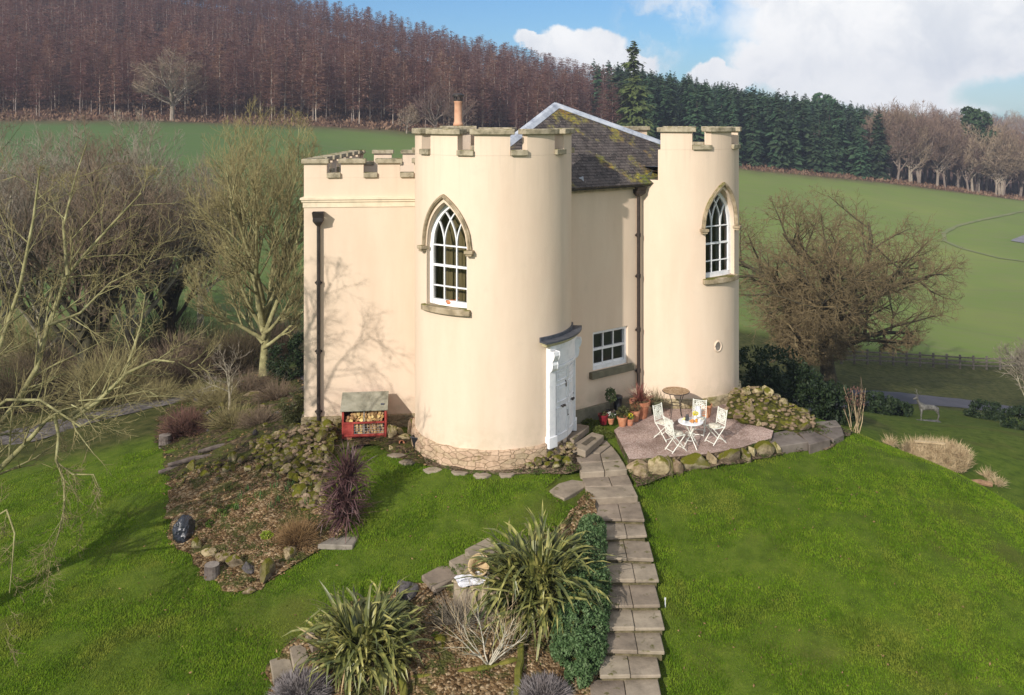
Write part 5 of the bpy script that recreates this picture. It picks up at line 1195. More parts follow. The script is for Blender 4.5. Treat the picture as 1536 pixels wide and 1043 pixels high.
for px, py in [(x+R.uniform(-14, 14), y+R.uniform(-8, 8)) for x, y in ((400,735),(420,740),(440,748),(408,728),(380,750),(395,765),(430,735),(450,740),(345,745),(330,755),(460,752),(415,760),(370,740),(355,760))]:
    p = at(px, py)
    for j in range(9):
        a = R.uniform(0, 6.28); b = p+R.normal(0, .05, 3)*np.array((1, 1, 0)); shoots.blades(b[None], (b+np.array((.03*math.cos(a), .03*math.sin(a), .13)))[None], (b+np.array((.09*math.cos(a), .09*math.sin(a), .24)))[None], np.array([[.011*math.sin(a), -.011*math.cos(a), 0]]))
setting(shoots, 'bulb_shoots', leafm('shoot_leaf', [(.05,.11,.03),(.09,.17,.045),(.13,.22,.07)]), kind='stuff', label='green bulb shoots coming up through the woodchips')

# ================================================================ THE WOOD ON THE HILL
def larch(seed, h=24., nb=270, sub_=4, wd=.075):
    R = np.random.default_rng(seed); mb = MB(); lean = R.normal(0, .35, 2)
    zs = np.linspace(-.5, h, 7); pts = [(lean[0]*max(0, z/h)**1.5+R.normal(0, .06), lean[1]*max(0, z/h)**1.5, z) for z in zs]; mb.tube(pts, np.linspace(.115, .02, 7), 5, cap=False)
    mb.slot = 1; B, M, T, W_ = [], [], [], []
    for i in range(nb):
        t = R.uniform(.13, 1)**.8; z = t*h; a = R.uniform(0, 6.28); l = (.75+2.9*(1-t)**.8)*R.uniform(.5, 1.15)*(1 if t > .35 else .8); c = np.array((lean[0]*(z/h)**1.5, lean[1]*(z/h)**1.5, z)); d = np.array((math.cos(a), math.sin(a), R.uniform(-.15, .45)))
        tip = c+d*l; B.append(c); M.append(c+d*l*.5+np.array((0, 0, -.08*l))); T.append(tip); W_.append(np.array((-d[1], d[0], R.uniform(-.5, .5)))*wd)
        for j in range(sub_):
            q = c+d*l*R.uniform(.25, 1); dd = np.array((math.cos(a+R.uniform(-1.2, 1.2)), math.sin(a+R.uniform(-1.2, 1.2)), R.uniform(-.7, .5))); ll = l*R.uniform(.25, .5); B.append(q); M.append(q+dd*ll*.5); T.append(q+dd*ll); W_.append(np.array((-dd[1], dd[0], .3))*wd)
    mb.blades(np.array(B), np.array(M), np.array(T), np.array(W_)); return mb
def spruce(seed, h=22., w=2.9, lev=26, per=13, rag=.25, ex=.62):
    R = np.random.default_rng(seed); mb = MB(); mb.tube([(0, 0, -.5), (0, 0, h*.95)], [.24, .03], 5, cap=False); mb.slot = 1; B, M, T, W_ = [], [], [], []
    for i in range(lev):
        t = .05+.93*(i/(lev-1)); rr = w*(1-t)**ex*R.uniform(1-rag, 1+rag)+.12
        for j in range(per):
            a = R.uniform(0, 6.28); l = rr*R.uniform(.7, 1.15); z = h*t+R.uniform(-.4, .4); d = np.array((math.cos(a), math.sin(a), 0)); b = np.array((0, 0, z)); B.append(b+d*l*.1); M.append(b+d*l*.62+np.array((0, 0, -.10*l))); T.append(b+d*l+np.array((0, 0, -.32*l+.1))); W_.append(np.array((-d[1], d[0], R.uniform(-.6, .6)))*(.16+.15*l))
            for q in range(2):
                f = R.uniform(.4, .95); s0 = b+d*l*f; dd = np.array((math.cos(a+R.uniform(-1, 1)), math.sin(a+R.uniform(-1, 1)), R.uniform(-.8, -.1))); B.append(s0); M.append(s0+dd*.3*l*.5); T.append(s0+dd*.3*l+0); W_.append(np.array((-dd[1], dd[0], .3))*.13)
    mb.blades(np.array(B), np.array(M), np.array(T), np.array(W_)); return mb
LTR = mat('larch_trunk', [(.20,.155,.125),(.32,.26,.215),(.44,.38,.32)], .6, .9, rnd=.8)
LTW = mat('larch_twig', [(.20,.105,.080),(.31,.17,.13),(.40,.25,.19)], .11, .95, rnd=.8, trans=.35)
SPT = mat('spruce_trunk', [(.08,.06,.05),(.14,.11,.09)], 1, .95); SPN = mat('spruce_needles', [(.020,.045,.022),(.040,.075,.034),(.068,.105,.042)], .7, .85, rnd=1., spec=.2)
SPD = mat('yellow_green_needles', [(.04,.065,.02),(.08,.105,.03),(.125,.15,.045)], .9, .85, spec=.2)  # paler, yellower green than the plantation spruces
larches = [larch(s) for s in range(4)]; lowl = [larch(s+10, nb=130, sub_=2, wd=.13) for s in range(4)]; LM = [l.mesh('larch', [LTR, LTW]) for l in larches]
spruces = [spruce(s, w=3.5+.5*s, rag=.4) for s in range(3)]; SM = [s_.mesh('spruce', [SPT, SPN]) for s_ in spruces]
R = np.random.default_rng(12); LP, SP_ = [], []
for y in np.arange(0, 240, 4.6):
    for x in np.arange(-330, 190, 4.7):
        X = x+R.uniform(-2.3, 2.3); Y = float(edge_y(X))+3+y+R.uniform(-2.3, 2.3); px = CX+F*X/Y
        if px < -60 or px > 1380 or Y > 455: continue
        spr = px > 925+25*R.normal() - (.55*max(0, y-70) if px > 740 else 0)
        if px > 1318+12*R.normal() and y < 60: continue
        if spr and y < 150: SP_.append((X, Y, y))
        elif not spr: LP.append((X, Y, y))
LP.sort(key=lambda q: q[2]); SP_.sort(key=lambda q: q[2])
LP = [q for q in LP if q[2] < 22 or R.random() < .85]
zl = hts([q[:2] for q in LP]); zs_ = hts([q[:2] for q in SP_])
def stand(P, Z, meshes, builders, name, label, cat, group, mats, nmax, stuff, slabel, hs, low=None, wx=1.):
    big = MB()
    for i, ((X, Y, d), z) in enumerate(zip(P, Z)):
        s_ = hs*R.uniform(.66, 1.16); a = R.uniform(0, 6.28)
        if i < nmax:
            o = bpy.data.objects.new(name, meshes[i % len(meshes)]); o.location = (X, Y, z); o.rotation_euler = (0, 0, a); o.scale = (s_*wx, s_*wx, s_); COL.objects.link(o); tag(o, label, cat, group)
        else:
            b = (low or builders)[i % len(low or builders)]; c_, s2 = math.cos(a)*s_*wx, math.sin(a)*s_*wx; V = np.vstack(b.V); v = np.column_stack([V[:, 0]*c_-V[:, 1]*s2+X, V[:, 0]*s2+V[:, 1]*c_+Y, V[:, 2]*s_+z]); n0 = big.n; big.V.append(v); big.n += len(v)
            for f, sl_ in b.P: big.P.append((f+n0, sl_))
    if big.n: setting(big, stuff, mats, kind='stuff', label=slabel)
stand(LP, zl, LM, larches, 'larch_tree', 'slender bare brown larch with a pale trunk in the hillside wood', 'tree', 'larches along the lower edge of the hillside wood', [LTR, LTW], 300, 'larch_wood', 'brown mass of bare larches higher up the hill', .66, lowl, 1.6)
stand(SP_, zs_, SM, spruces, 'spruce_tree', 'dark green spruce in the plantation right of the roof', 'tree', 'spruces of the dark plantation', [SPT, SPN], 290, 'spruce_wood', 'dark mass of spruces behind the plantation edge', .82)
X, Y = (950-CX)/F*214, 214.; solo(spruce(50, 29, 4.0, 44, 20, .5, .42), 'conifer_tree', [SPT, SPD], 'tallest columnar yellow green conifer standing above the right of the roof', 'tree', loc=(X, Y, hz(X, Y)))
for px, Y, hh, sd in ((1238, 300, 22, 61), (1465, 262, 25, 62)):
    X = (px-CX)/F*Y; k = Tree(sd, (0, 0, hh*.78, 4.6, 4.6, hh*.22), (8, 5), twig=.1, kmin=.6); k.grow((0, 0, 0), (0, 0, 1), hh*.95, .4, 0); t = thing('pine_tree', (X, Y, hz(X, Y)), 'lone dark pine crown rising above the spruce plantation' if sd == 61 else 'broad dark green pine above the bare trees at the right', 'tree'); part(k.limb, 'trunk', SPT, t)
    part(leaf_cloud([((0, 0, hh*.82), (4.2, 4, hh*.15), .5), ((1.2, 0, hh*.66), (4.6, 4, hh*.10), .3), ((-1.5, 1, hh*.92), (2.5, 2.5, hh*.08), .2)], .55, 2200, sd, 1.8, -.05), 'crown', SPN, t)
# bare broadleaved trees
DT = []
for s_ in range(4):
    k = Tree(200+s_, (0, 0, 9.5, 5.2, 5.2, 8.6), (9, 7, 5, 4), gn=.16, up=.10, ang=(.4, .95), twig=.035, kmin=.2, ratio=.62); k.grow((0, 0, -.4), (0, 0, 1), 11, .33, 0)
    for j in range(4): k.grow((0, 0, 3+.8*j), (.7*math.cos(j*2), .7*math.sin(j*2), .8), 8, .17, 1, nseg=5)
    m_ = MB(); m_.V = k.limb.V; m_.n = k.limb.n; m_.P = k.limb.P; m_.slot = 1; m_.spikes(k.tw); DT.append(m_.mesh('bare_tree', [FARB, FART]))
def bt(px, Y, s_, label, group, i, x=None):
    X = (px-CX)/F*Y; o = bpy.data.objects.new('bare_tree', DT[i % 4]); o.location = (X, Y, hz(X, Y)); o.rotation_euler = (0, 0, i*1.3); o.scale = s_ if isinstance(s_, tuple) else (s_*rnd.uniform(.9, 1.2), s_*rnd.uniform(.9, 1.2), s_); COL.objects.link(o); return tag(o, label, 'tree', group)
for i in range(76):
    px = 1314+i*3.3+rnd.uniform(-6, 6); Y = float(edge_y((px-CX)/F*262))+rnd.choice((2, 6, 12, 20, 30)); bt(px, Y, rnd.uniform(.95, 1.35), 'grey brown bare broadleaved tree along the far right field edge', 'bare trees along the right field edge', i)
for i in range(30): bt(1300+i*9+rnd.uniform(-5, 5), rnd.uniform(560, 760), rnd.uniform(1.2, 1.6), 'bluish bare tree on the far skyline at the right', 'far skyline trees', i)
for i in range(8): bt((1205, 1222, 1242, 1256, 1190, 1272, 1290, 1306)[i], 252, (.55, .72, .6, .5, .42, .4, .5, .55)[i], 'small bare tree in front of the dark spruce plantation', 'small bare trees before the spruces', i)
bt(258, 199, (1.9, 1.5, .95), 'wide spreading bare tree in front of the larch wood at the left', None, 1); bt(652, 207, (1.05, 1., .78), 'bare tree at the wood edge behind the chimney', None, 2); bt(690, 209, (.9, .8, .66), 'smaller bare tree right of the chimney at the wood edge', None, 3); bt(610, 206, (.6, .6, .4), 'low bare tree left of the chimney at the wood edge', None, 0)
# bracken and brush under the wood's edge
bk_ = []
for i in range(26000):
    x = R.uniform(-190, 190); y = float(edge_y(x))+R.uniform(-5, 30); bk_.append((x, y))
zb_ = hts(bk_); a_ = R.normal(size=(len(bk_), 3))*np.array((.3, .3, .2)); p_ = np.column_stack([np.array(bk_), zb_]); tip = p_+np.column_stack([a_[:, :2], .25+.65*R.random(len(bk_))])
sd_ = np.column_stack([R.normal(0, .13, len(bk_)), R.normal(0, .13, len(bk_)), 0*zb_]); bb = MB(); bb.blades(p_, (p_+tip)/2+sd_*.2, tip, sd_)
setting(bb, 'bracken', mat('bracken_leaf', [(.10,.055,.036),(.17,.10,.062),(.25,.17,.11)], .3, .95), kind='stuff', label='rusty dead bracken along the foot of the wood')
# ================================================================ LOG STORE AND ITS NEIGHBOURS
REDW = mat('red_painted_wood', [(.20,.028,.022),(.32,.045,.035),(.38,.075,.055)], 5, .7, .3, 25, spec=.25)
FELT = mat('grey_felt_roof', [(.17,.165,.12),(.27,.26,.195),(.33,.315,.245)], 3, .9, .4, 20)
la = .1068; lo = np.array((-4.92, 26.02)); ldx = np.array((math.cos(la), math.sin(la))); ldy = np.array((-ldx[1], ldx[0]))
lz0 = hz(-4.4, 26.3)+.05
st = thing('log_store', (lo[0]+.62, lo[1]+.4, lz0), 'red timber log store with a sloping grey felt roof against the left wing', 'log store')
def lp(x, y, z): q = lo+ldx*x+ldy*y; return np.array((q[0], q[1], lz0+z))
def lbox(name, x0, x1, y0, y1, za, zb, m=REDW, par=st, **k): b = MB(); b.hexa([lp(x0,y0,za),lp(x1,y0,za),lp(x1,y1,za),lp(x0,y1,za)],[lp(x0,y0,zb),lp(x1,y0,zb),lp(x1,y1,zb),lp(x0,y1,zb)]); return part(b, name, m, par, world=True, bevel=.006, **k)
LW, LD = 1.28, .72
b = MB(); b.hexa([lp(-.04,-.06,.80),lp(LW+.04,-.06,.80),lp(LW+.04,LD,1.10),lp(-.04,LD,1.10)],[lp(-.04,-.06,.835),lp(LW+.04,-.06,.835),lp(LW+.04,LD,1.135),lp(-.04,LD,1.135)]); part(b, 'roof', FELT, st, world=True, bevel=.005)
b = MB(); b.box(lp(LW-.12,.14,.93), (.10,.05,.03), la, Matrix.Rotation(.4, 4, 'X')); part(b, 'roof_patch', DARKLEAD, st, world=True)
for x in (0, LW-.06): lbox('post', x, x+.06, 0, .06, 0, .795)
lbox('divider', .62, .65, .005, .05, .10, .80, mat('silvered_wood', [(.20,.185,.16),(.32,.30,.27)], 6, .9))
lbox('rail', .061, LW-.061, -.012, .03, .42, .475); lbox('rail', .061, LW-.061, -.012, .03, .06, .12); lbox('front_panel', .061, .34, .0, .03, .121, .419)
for x in (0, LW-.03):
    b = MB(); P = [lp(x,.061,.02),lp(x,LD,.02),lp(x,LD,1.09),lp(x,.061,.84)]; b.prism(P, tuple(np.append(ldx*.03, 0))); part(b, 'side_panel', REDW, st, world=True)
lbox('back_panel', .031, LW-.031, LD-.03, LD-.002, .02, 1.07); lbox('floor_board', .031, LW-.031, .04, LD-.031, .02, .06)
wm = MB()
for i in range(13): x = .36+.875*i/12; wm.tube([lp(x,.02,.12), lp(x,.02,.42)], .0035, 4)
for i in range(5): z = .13+.07*i; wm.tube([lp(.34,.018,z), lp(LW-.07,.018,z)], .0035, 4)
part(wm, 'wire_mesh', flat('wire_grey', (.35,.35,.35), .5), st, world=True)
for x in (.05, LW-.3):
    b = MB(); b.box(lp(x+.12,.25,-.06), (.22,.4,.16), la); part(b, 'brick_foot', mat('brick_red', [(.20,.07,.04),(.30,.12,.07)], 4, .9, .3), st, world=True)
LOGE = mat('split_log', [(.30,.17,.06),(.52,.33,.14),(.66,.47,.24)], 5, .9, .3, 18, rnd=1.); 
LGM = []
for s_ in range(4):
    b = MB(); R3 = np.random.default_rng(s_); n = 7 if s_ < 2 else 5; pts = [np.array((.062*math.cos(a)*R3.uniform(.7, 1.1), 0, .062*math.sin(a)*R3.uniform(.6, 1.1))) for a in np.linspace(0, 2*math.pi, n, endpoint=False)][::-1]; b.prism(pts, (0, .30, .01)); LGM.append(b.mesh('log', LOGE))
R3 = np.random.default_rng(5); nlog = 0
for row, (z, x0, x1) in enumerate([(.13,.40,1.20),(.22,.38,1.20),(.31,.40,1.20),(.40,.38,1.20),(.50,.12,1.20),(.585,.16,1.20),(.665,.24,1.18),(.735,.66,1.16)]):
    x = x0+R3.uniform(0, .05)
    while x < x1:
        o = bpy.data.objects.new('log', LGM[nlog % 4]); o.location = lp(x, .07+R3.uniform(-.02, .10), z+R3.uniform(-.015, .015)); o.rotation_euler = (R3.uniform(-.1, .1), R3.uniform(0, 6), la+R3.uniform(-.35, .35)); COL.objects.link(o); tag(o, 'split log stacked inside the red log store', 'log', 'split logs in the log store'); x += R3.uniform(.085, .115); nlog += 1
for px, py, sc, lab in ((588,648,(.17,.16,.34),'upright squared stone right of the log store'),(606,650,(.20,.15,.15),'slanted stone leaning between the upright squared stone and the tower'),(617,640,(.17,.17,.28),'tall dark stone leaning in the corner of wing and tower'),(600,641,(.15,.14,.16),'pale stone behind the slanted stone in the corner'),(586,664,(.11,.10,.09),'small stone in front of the upright squared stone')):
    p = at(px, py+12); rock(rocksA[nlog % 6], (p[0], p[1], p[2]+sc[2]*.7), sc, lab, 'stones between log store and tower', tilt=.15); nlog += 1
p = at(599, 668); b = MB(); b.lathe([(.05,0),(.075,.16),(.085,.16),(.085,.19),(.07,.19),(.045,.02)], k=14, cap=False); 
TERRA = mat('terracotta', [(.30,.11,.055),(.44,.19,.10),(.54,.27,.16)], 5, .85, .15, 20, rnd=.3)
o = solo(b, 'flowerpot', TERRA, 'small terracotta pot lying on its side by the black trough', 'pot', loc=tuple(p+np.array((0, 0, .08))), smooth=True); o.rotation_euler = (1.4, .2, .5)
p = at(636, 672); BLK = mat('black_plastic', [(.012,.013,.016),(.026,.028,.032)], 5, .4, .1, 20, spec=.5)
t = thing('trough', tuple(p), 'black square plastic trough at the foot of the near tower', 'planter', rz=-.45); b = MB()
def rq(w, d, z): return [(-w,-d,z),(w,-d,z),(w,d,z),(-w,d,z)]
lo_, hi_, hi2, lo2 = rq(.19,.21,0), rq(.25,.29,.36), rq(.215,.255,.36), rq(.17,.19,.06)
for A_, B_ in ((lo_, hi_), (hi_, hi2), (hi2, lo2)):
    for i in range(4): k = (i+1) % 4; b.add([A_[i], A_[k], B_[k], B_[i]], [(0,1,2,3)])
b.add(lo2, [(0,1,2,3)]); b.add(lo_, [(3,2,1,0)]); part(b, 'body', BLK, t); b = MB()
for i in range(4):
    k = (i+1) % 4; q = rq(.262,.302,.36); b.tube([q[i], q[k]], .018, 6)
part(b, 'rim', BLK, t); b = MB(); b.add(rq(.19,.22,.2), [(0,1,2,3)]); part(b, 'soil', SOIL, t)
# black sack, log rounds
bm = bmesh.new(); bmesh.ops.create_icosphere(bm, subdivisions=4, radius=1.)
for v in bm.verts:
    q = v.co; s_ = 1+.22*noise.noise(q*1.6)+.16*abs(noise.noise(q*3.4))+.06*noise.noise(q*8); v.co = Vector((q.x*.24*s_, q.y*.34*s_, max(-.12, q.z*.30*s_+.16*max(0, q.z-.3))))
me = bpy.data.meshes.new('plastic_sack'); bm.to_mesh(me); me.materials.append(mat('sack_plastic', [(.010,.012,.018),(.022,.025,.034)], 5, .28, .6, 10, spec=.7, dist=.03)); p = at(277, 806); o = bpy.data.objects.new('plastic_sack', me); o.location = tuple(p+np.array((0, 0, .12))); COL.objects.link(o); tag(o, 'crumpled shiny black plastic sack at the left of the woodchip bed', 'sack')
LOGB = mat('old_log', [(.07,.055,.05),(.13,.105,.09),(.19,.16,.14)], 5, .95, .6, 20); LOGC = mat('sawn_end', [(.18,.15,.13),(.27,.235,.20)], 9, .95, .3, 30)
for px, py, r, h_, lab in ((318,864,.17,.26,'sawn log round standing at the lower left of the bed edge'),(248,668,.20,.34,'sawn log round standing at the top corner of the dark bank')):
    p = at(px, py); t = thing('log_round', tuple(p), lab, 'log'); b = MB(); b.lathe([(r*1.05, -.05), (r, h_*.5), (r*.97, h_)], k=16); part(b, 'bark', LOGB, t, smooth=False); b = MB(); b.lathe([(0, h_+.003), (r*.95, h_+.003)], k=16, cap=False); part(b, 'cut_face', LOGC, t)
for px, py, l, lab in ((300,690,1.6,'long weathered log lying on the dark bank'),(335,672,1.3,'second weathered log lying behind the long one'),(262,705,.8,'short log lying at the edge of the dark bank')):
    p = at(px, py); b = MB(); b.tube([(-l/2,-.25*l,.0),(-.1*l,-.03,.05),(.2*l,.12*l,.05),(l/2,.25*l,.03)], [.05,.075,.065,.04], 9); solo(b, 'log', LOGB, lab, 'log', loc=tuple(p), group='logs on the dark bank')
for px, py, sx in ((375,595,.5),(290,652,.28),(98,0,0)):
    if sx: p = at(px, py); rock(rocksA[2], p+np.array((0, 0, .08)), (sx, sx*.5, sx*.4), 'orange lump of cut wood showing on the dark bank' if sx > .4 else 'small orange stump beside the purple brown bush', None, name='tree_stump', cat='stump')
p = at(1470, 728); b = MB(); b.tube([(-.45,.1,.08),(0,0,.12),(.4,-.12,.06)], [.08,.11,.09], 8); solo(b, 'log', mat('rotten_log', [(.16,.09,.05),(.30,.19,.11)], 6, .95, .5), 'short rotten log lying in the right hand lawn', 'log', loc=tuple(p))
# stone block with its pot and sheet
p = at(722, 905); t = thing('stone_block', tuple(p), 'square mossy stone block standing in the front bed below the tall flax', 'stone block', rz=-.55); b = MB(); b.box((0,0,.14), (1.02,.72,.66)); part(b, 'block', mat('lichen_block', [(.17,.13,.085),(.27,.215,.15),(.34,.28,.20)], 5, .95, .8, 12, moss=((.12,.125,.03), 2, .5)), t, bevel=.05)
b = MB(); b.box((0,0,.49), (1.06,.76,.05)); part(b, 'top_slab', STONE, t, bevel=.03)
b = MB(); n = 12; g = [(x, y, .02+.055*abs(noise.noise(Vector((x*7, y*7, 1))))+.02*noise.noise(Vector((x*16, y*16, 3)))) for x in np.linspace(-.22,.22,n) for y in np.linspace(-.18,.18,n)]; b.add(g, [[(i*n+j, (i+1)*n+j, (i+1)*n+j+1, i*n+j+1) for i in range(n-1) for j in range(n-1)]]); solo(b, 'plastic_sheet', mat('white_sheet', [(.62,.62,.66),(.78,.78,.80)], 4, .5), 'crumpled white sheet lying on the corner of the stone block', 'sheet', loc=(p[0]-.20, p[1]-.12, p[2]+.53), rz=.35).scale = (1.5, 1.3, 1.6)
b = MB(); b.lathe([(.17,0),(.22,.2),(.26,.34),(.285,.34),(.285,.40),(.25,.40),(.20,.2),(.15,.03),(0,.03)], k=24, cap=False); o = solo(b, 'clay_pot', mat('buff_clay', [(.36,.25,.13),(.52,.39,.22)], 5, .85, .2), 'buff clay pot tipped over on the stone block', 'pot', loc=(p[0]+.0, p[1]+.22, p[2]+.60), smooth=True); o.rotation_euler = (.75, 0, -.3); o.scale = (.85, .85, .7)
p = at(607, 895); rock(rocksC[0], p+np.array((0, 0, .1)), (.42,.28,.24), 'large dark boulder behind the smaller flax', None)
p = at(660, 965); rock(rocksB[1], p, (.30,.2,.12), 'flat mossy stone right of the smaller flax', None); p = at(830, 955); rock(rocksB[3], p, (.34,.16,.14), 'mossy stone in the bed left of the blue green shrub', None)
p = at(998, 912); b = MB(); b.tube([(0,0,0),(0,.01,.17)], .012, 6); b.tube([(0,.01,.17),(0,.01,.21)], .02, 8); solo(b, 'garden_light', flat('pale_metal', (.6,.62,.62), .4), 'thin pale garden light stake at the right edge of the steps', 'garden light', loc=tuple(p))

# ================================================================ PATIO
GZ = -.248
IVY = mat('white_metal', [(.62,.62,.54),(.72,.72,.63),(.78,.78,.70)], 8, .45, .1, 40, spec=.4)
def chair(loc, rz, label):
    t = thing('folding_chair', loc, label, 'chair', 'white metal bistro chairs', rz)
    for s_ in (-1, 1):                        # each side: two crossed legs, the rear one running up as the back post
        x = .19*s_; b = MB(); b.tube([(x,.22,0),(x,.02,.25),(x,-.19,.47),(x,-.27,.93)], .014, 6); part(b, 'leg', IVY, t)
        x = .165*s_; b = MB(); b.tube([(x,-.25,0),(x,.0,.25),(x,.19,.45)], .014, 6); part(b, 'leg', IVY, t)
    for y, z, w in ((.20,.05,.19),(-.235,.05,.165),(-.262,.90,.19),(-.20,.52,.19)): b = MB(); b.tube([(-w,y,z),(w,y,z)], .011, 6); part(b, 'crossbar', IVY, t)
    b = MB(); b.box((0,.0,.455), (.40,.38,.018)); part(b, 'seat', IVY, t, bevel=.006)
    b = MB(); yb = lambda z: -.20-.062*(z-.52)/.38
    for i in range(7): x = -.15+.05*i; b.tube([(x,yb(.53),.53),(x,yb(.89),.89)], .0055, 4)
    for i in range(6): z = .57+.058*i; b.tube([(-.18,yb(z),z),(.18,yb(z),z)], .0055, 4)
    for r in (.06,.11,.145): b.tube([(r*math.cos(a), yb(.71+r*1.05*math.sin(a))+.004, .71+r*1.05*math.sin(a)) for a in np.linspace(0, 2*math.pi, 21)], .010, 5, cap=False)
    for k in range(8): a = k*math.pi/4; b.tube([(.05*math.cos(a), yb(.71+.05*math.sin(a)), .71+.05*math.sin(a)), (.145*math.cos(a), yb(.71+.15*math.sin(a)), .71+.15*math.sin(a))], .010, 5)
    part(b, 'backrest', IVY, t); return t
CUSH = mat('patterned_cushion', [(.30,.27,.20),(.58,.54,.44),(.70,.66,.56)], 22, .95, .1, 40)
TC = np.array((4.97, 25.04))
for x, y, lab in ((4.36, 25.72, 'white bistro chair left of the laid table, turned towards the wall'), (4.52, 24.82, 'white bistro chair nearest the camera at the laid table'), (5.74, 25.42, 'white bistro chair right of the laid table'), (5.40, 26.1, 'white bistro chair behind the laid table')):
    d = TC-np.array((x, y)); rz = math.atan2(d[1], d[0])-math.pi/2; chair((x, y, GZ), rz, lab)
    b = MB(); b.lathe([(0,.0),(.17,.002),(.185,.02),(.17,.042),(0,.05)], k=16, cap=False); solo(b, 'seat_cushion', CUSH, 'round patterned pad on the '+lab.split(',')[0].replace('white bistro ', ''), 'cushion', loc=(x+.02*math.cos(rz+1.57), y+.02*math.sin(rz+1.57), GZ+.465), group='pads on the bistro chairs', smooth=True)
t = thing('bistro_table', (*TC, GZ), 'small round white metal table laid with breakfast on the gravel', 'table'); WT_ = mat('white_table', [(.70,.71,.72),(.80,.80,.80)], 6, .4)
b = MB(); b.lathe([(0,.70),(.33,.70),(.345,.705),(.345,.725),(.33,.73),(0,.73)], k=36, cap=False); part(b, 'tabletop', WT_, t)
for k in range(4):
    a = .5+k*math.pi/2; c_, s_ = math.cos(a), math.sin(a); b = MB(); b.tube([(-.22*c_,-.22*s_,.70),(0+.02*s_,.02*c_,.38),(.27*c_,.27*s_,0)], .013, 6); part(b, 'leg', IVY, t)
b = MB(); b.tube([(.13*math.cos(a),.13*math.sin(a),.22) for a in np.linspace(0, 6.283, 21)], .008, 5, cap=False); part(b, 'leg_ring', IVY, t)
for k in range(4):
    a = .5+k*math.pi/2+.4; b = MB(); b.tube([((.1+.06*math.cos(q)*(1-q/9))*math.cos(a),(.1+.06*math.cos(q)*(1-q/9))*math.sin(a),.35+.07*math.sin(q)*(1-q/9)) for q in np.linspace(0, 8, 24)], .006, 4); part(b, 'scroll', IVY, t)
TT = GZ+.731
def top(dx, dy): return (TC[0]+dx, TC[1]+dy, TT)
b = MB(); b.lathe([(0,0),(.07,0),(.105,.012),(.11,.02),(.07,.008),(0,.008)], k=20, cap=False); solo(b, 'plate', WT_, 'white plate of pastries in the middle of the laid table', 'plate', loc=top(.02,-.12), smooth=True)
PAST = mat('golden_pastry', [(.42,.17,.05),(.60,.28,.09),(.70,.40,.18)], 14, .7, .2)
for k, (dx, dy, a) in enumerate([(-.02,-.12,.3),(.06,-.10,1.5),(.03,-.17,2.6),(.03,-.11,.9)]):
    b = MB(); an = np.linspace(-1.2, 1.2, 9); b.tube([(.05*math.cos(q)-.04,.05*math.sin(q),.022+.0*q) for q in an], [.008,.016,.022,.026,.028,.026,.022,.016,.008], 8); solo(b, 'croissant', PAST, 'golden croissant piled on the white plate', 'croissant', loc=(top(dx,dy)[0], top(dx,dy)[1], TT+.008+.03*(k == 3)), group='croissants on the plate', rz=a, smooth=True)
b = MB(); b.lathe([(.035,0),(.05,.03),(.055,.09),(.04,.14),(.045,.17)], k=16); solo(b, 'jug', flat('grey_glaze', (.05,.05,.055), .3), 'small dark jug between the pastries and the flowers', 'jug', loc=top(-.09,.03), smooth=True)
t = thing('flower_vase', top(.15,.07), 'vase of yellow flowers on the right of the laid table', 'vase'); b = MB(); b.lathe([(.03,0),(.045,.04),(.04,.10),(.03,.12),(.04,.13)], k=14); part(b, 'vase', WT_, t, smooth=True); YEL = leafm('yellow_petal', [(.60,.50,.01),(.80,.70,.03),(.85,.78,.10)]); part(leaf_cloud([((0,0,.19),(.085,.08,.06),1)], .022, 160, 1, .3, -1), 'flowers', YEL, t)
b = MB(); b.lathe([(.03,0),(.033,.09)], k=14); b.lathe([(.0,.07),(.029,.07)], k=14, cap=False); solo(b, 'juice_glass', flat('orange_juice', (.75,.30,.03), .2), 'glass of orange juice beside the pastry plate', 'glass', loc=top(.14,-.10))
for dx, dy, lab in ((-.20,-.02,'pale yellow fruit at the left of the laid table'),(-.15,.08,'second pale yellow fruit behind the first')): b = MB(); b.lathe([(0,0),(.03,.012),(.042,.04),(.03,.068),(0,.078)], k=14, cap=False); solo(b, 'lemon', mat('lemon_peel', [(.72,.62,.22),(.80,.74,.40)], 20, .5), lab, 'fruit', loc=top(dx,dy), smooth=True)
for dx, dy, lab in ((-.22,-.16,'white cup at the front left of the laid table'),(.22,-.06,'white cup at the right of the laid table')):
    t = thing('cup', top(dx,dy), lab, 'cup'); b = MB(); b.lathe([(.02,0),(.035,.03),(.04,.06),(.036,.06),(.03,.02),(0,.01)], k=14, cap=False); part(b, 'bowl', WT_, t, smooth=True); b = MB(); b.tube([(.038,0,.05),(.06,0,.045),(.06,0,.025),(.034,0,.018)], .006, 5); part(b, 'handle', WT_, t)
b = MB(); n = 9; g = [(x*(1-.25*(z > .2)), -.02-.02*math.sin(x*30), z) for z in np.linspace(0,.30,n) for x in np.linspace(-.12,.12,n)]; b.add(g, [[(i*n+j, i*n+j+1, (i+1)*n+j+1, (i+1)*n+j) for i in range(n-1) for j in range(n-1)]]); o = solo(b, 'napkin', mat('white_linen', [(.66,.67,.70),(.78,.78,.80)], 5, .9), 'white cloth hanging over the back of the chair behind the table', 'cloth', loc=(5.35, 25.93, GZ+.56), rz=.4); sd_m = o.modifiers.new('thick', 'SOLIDIFY'); sd_m.thickness = .012
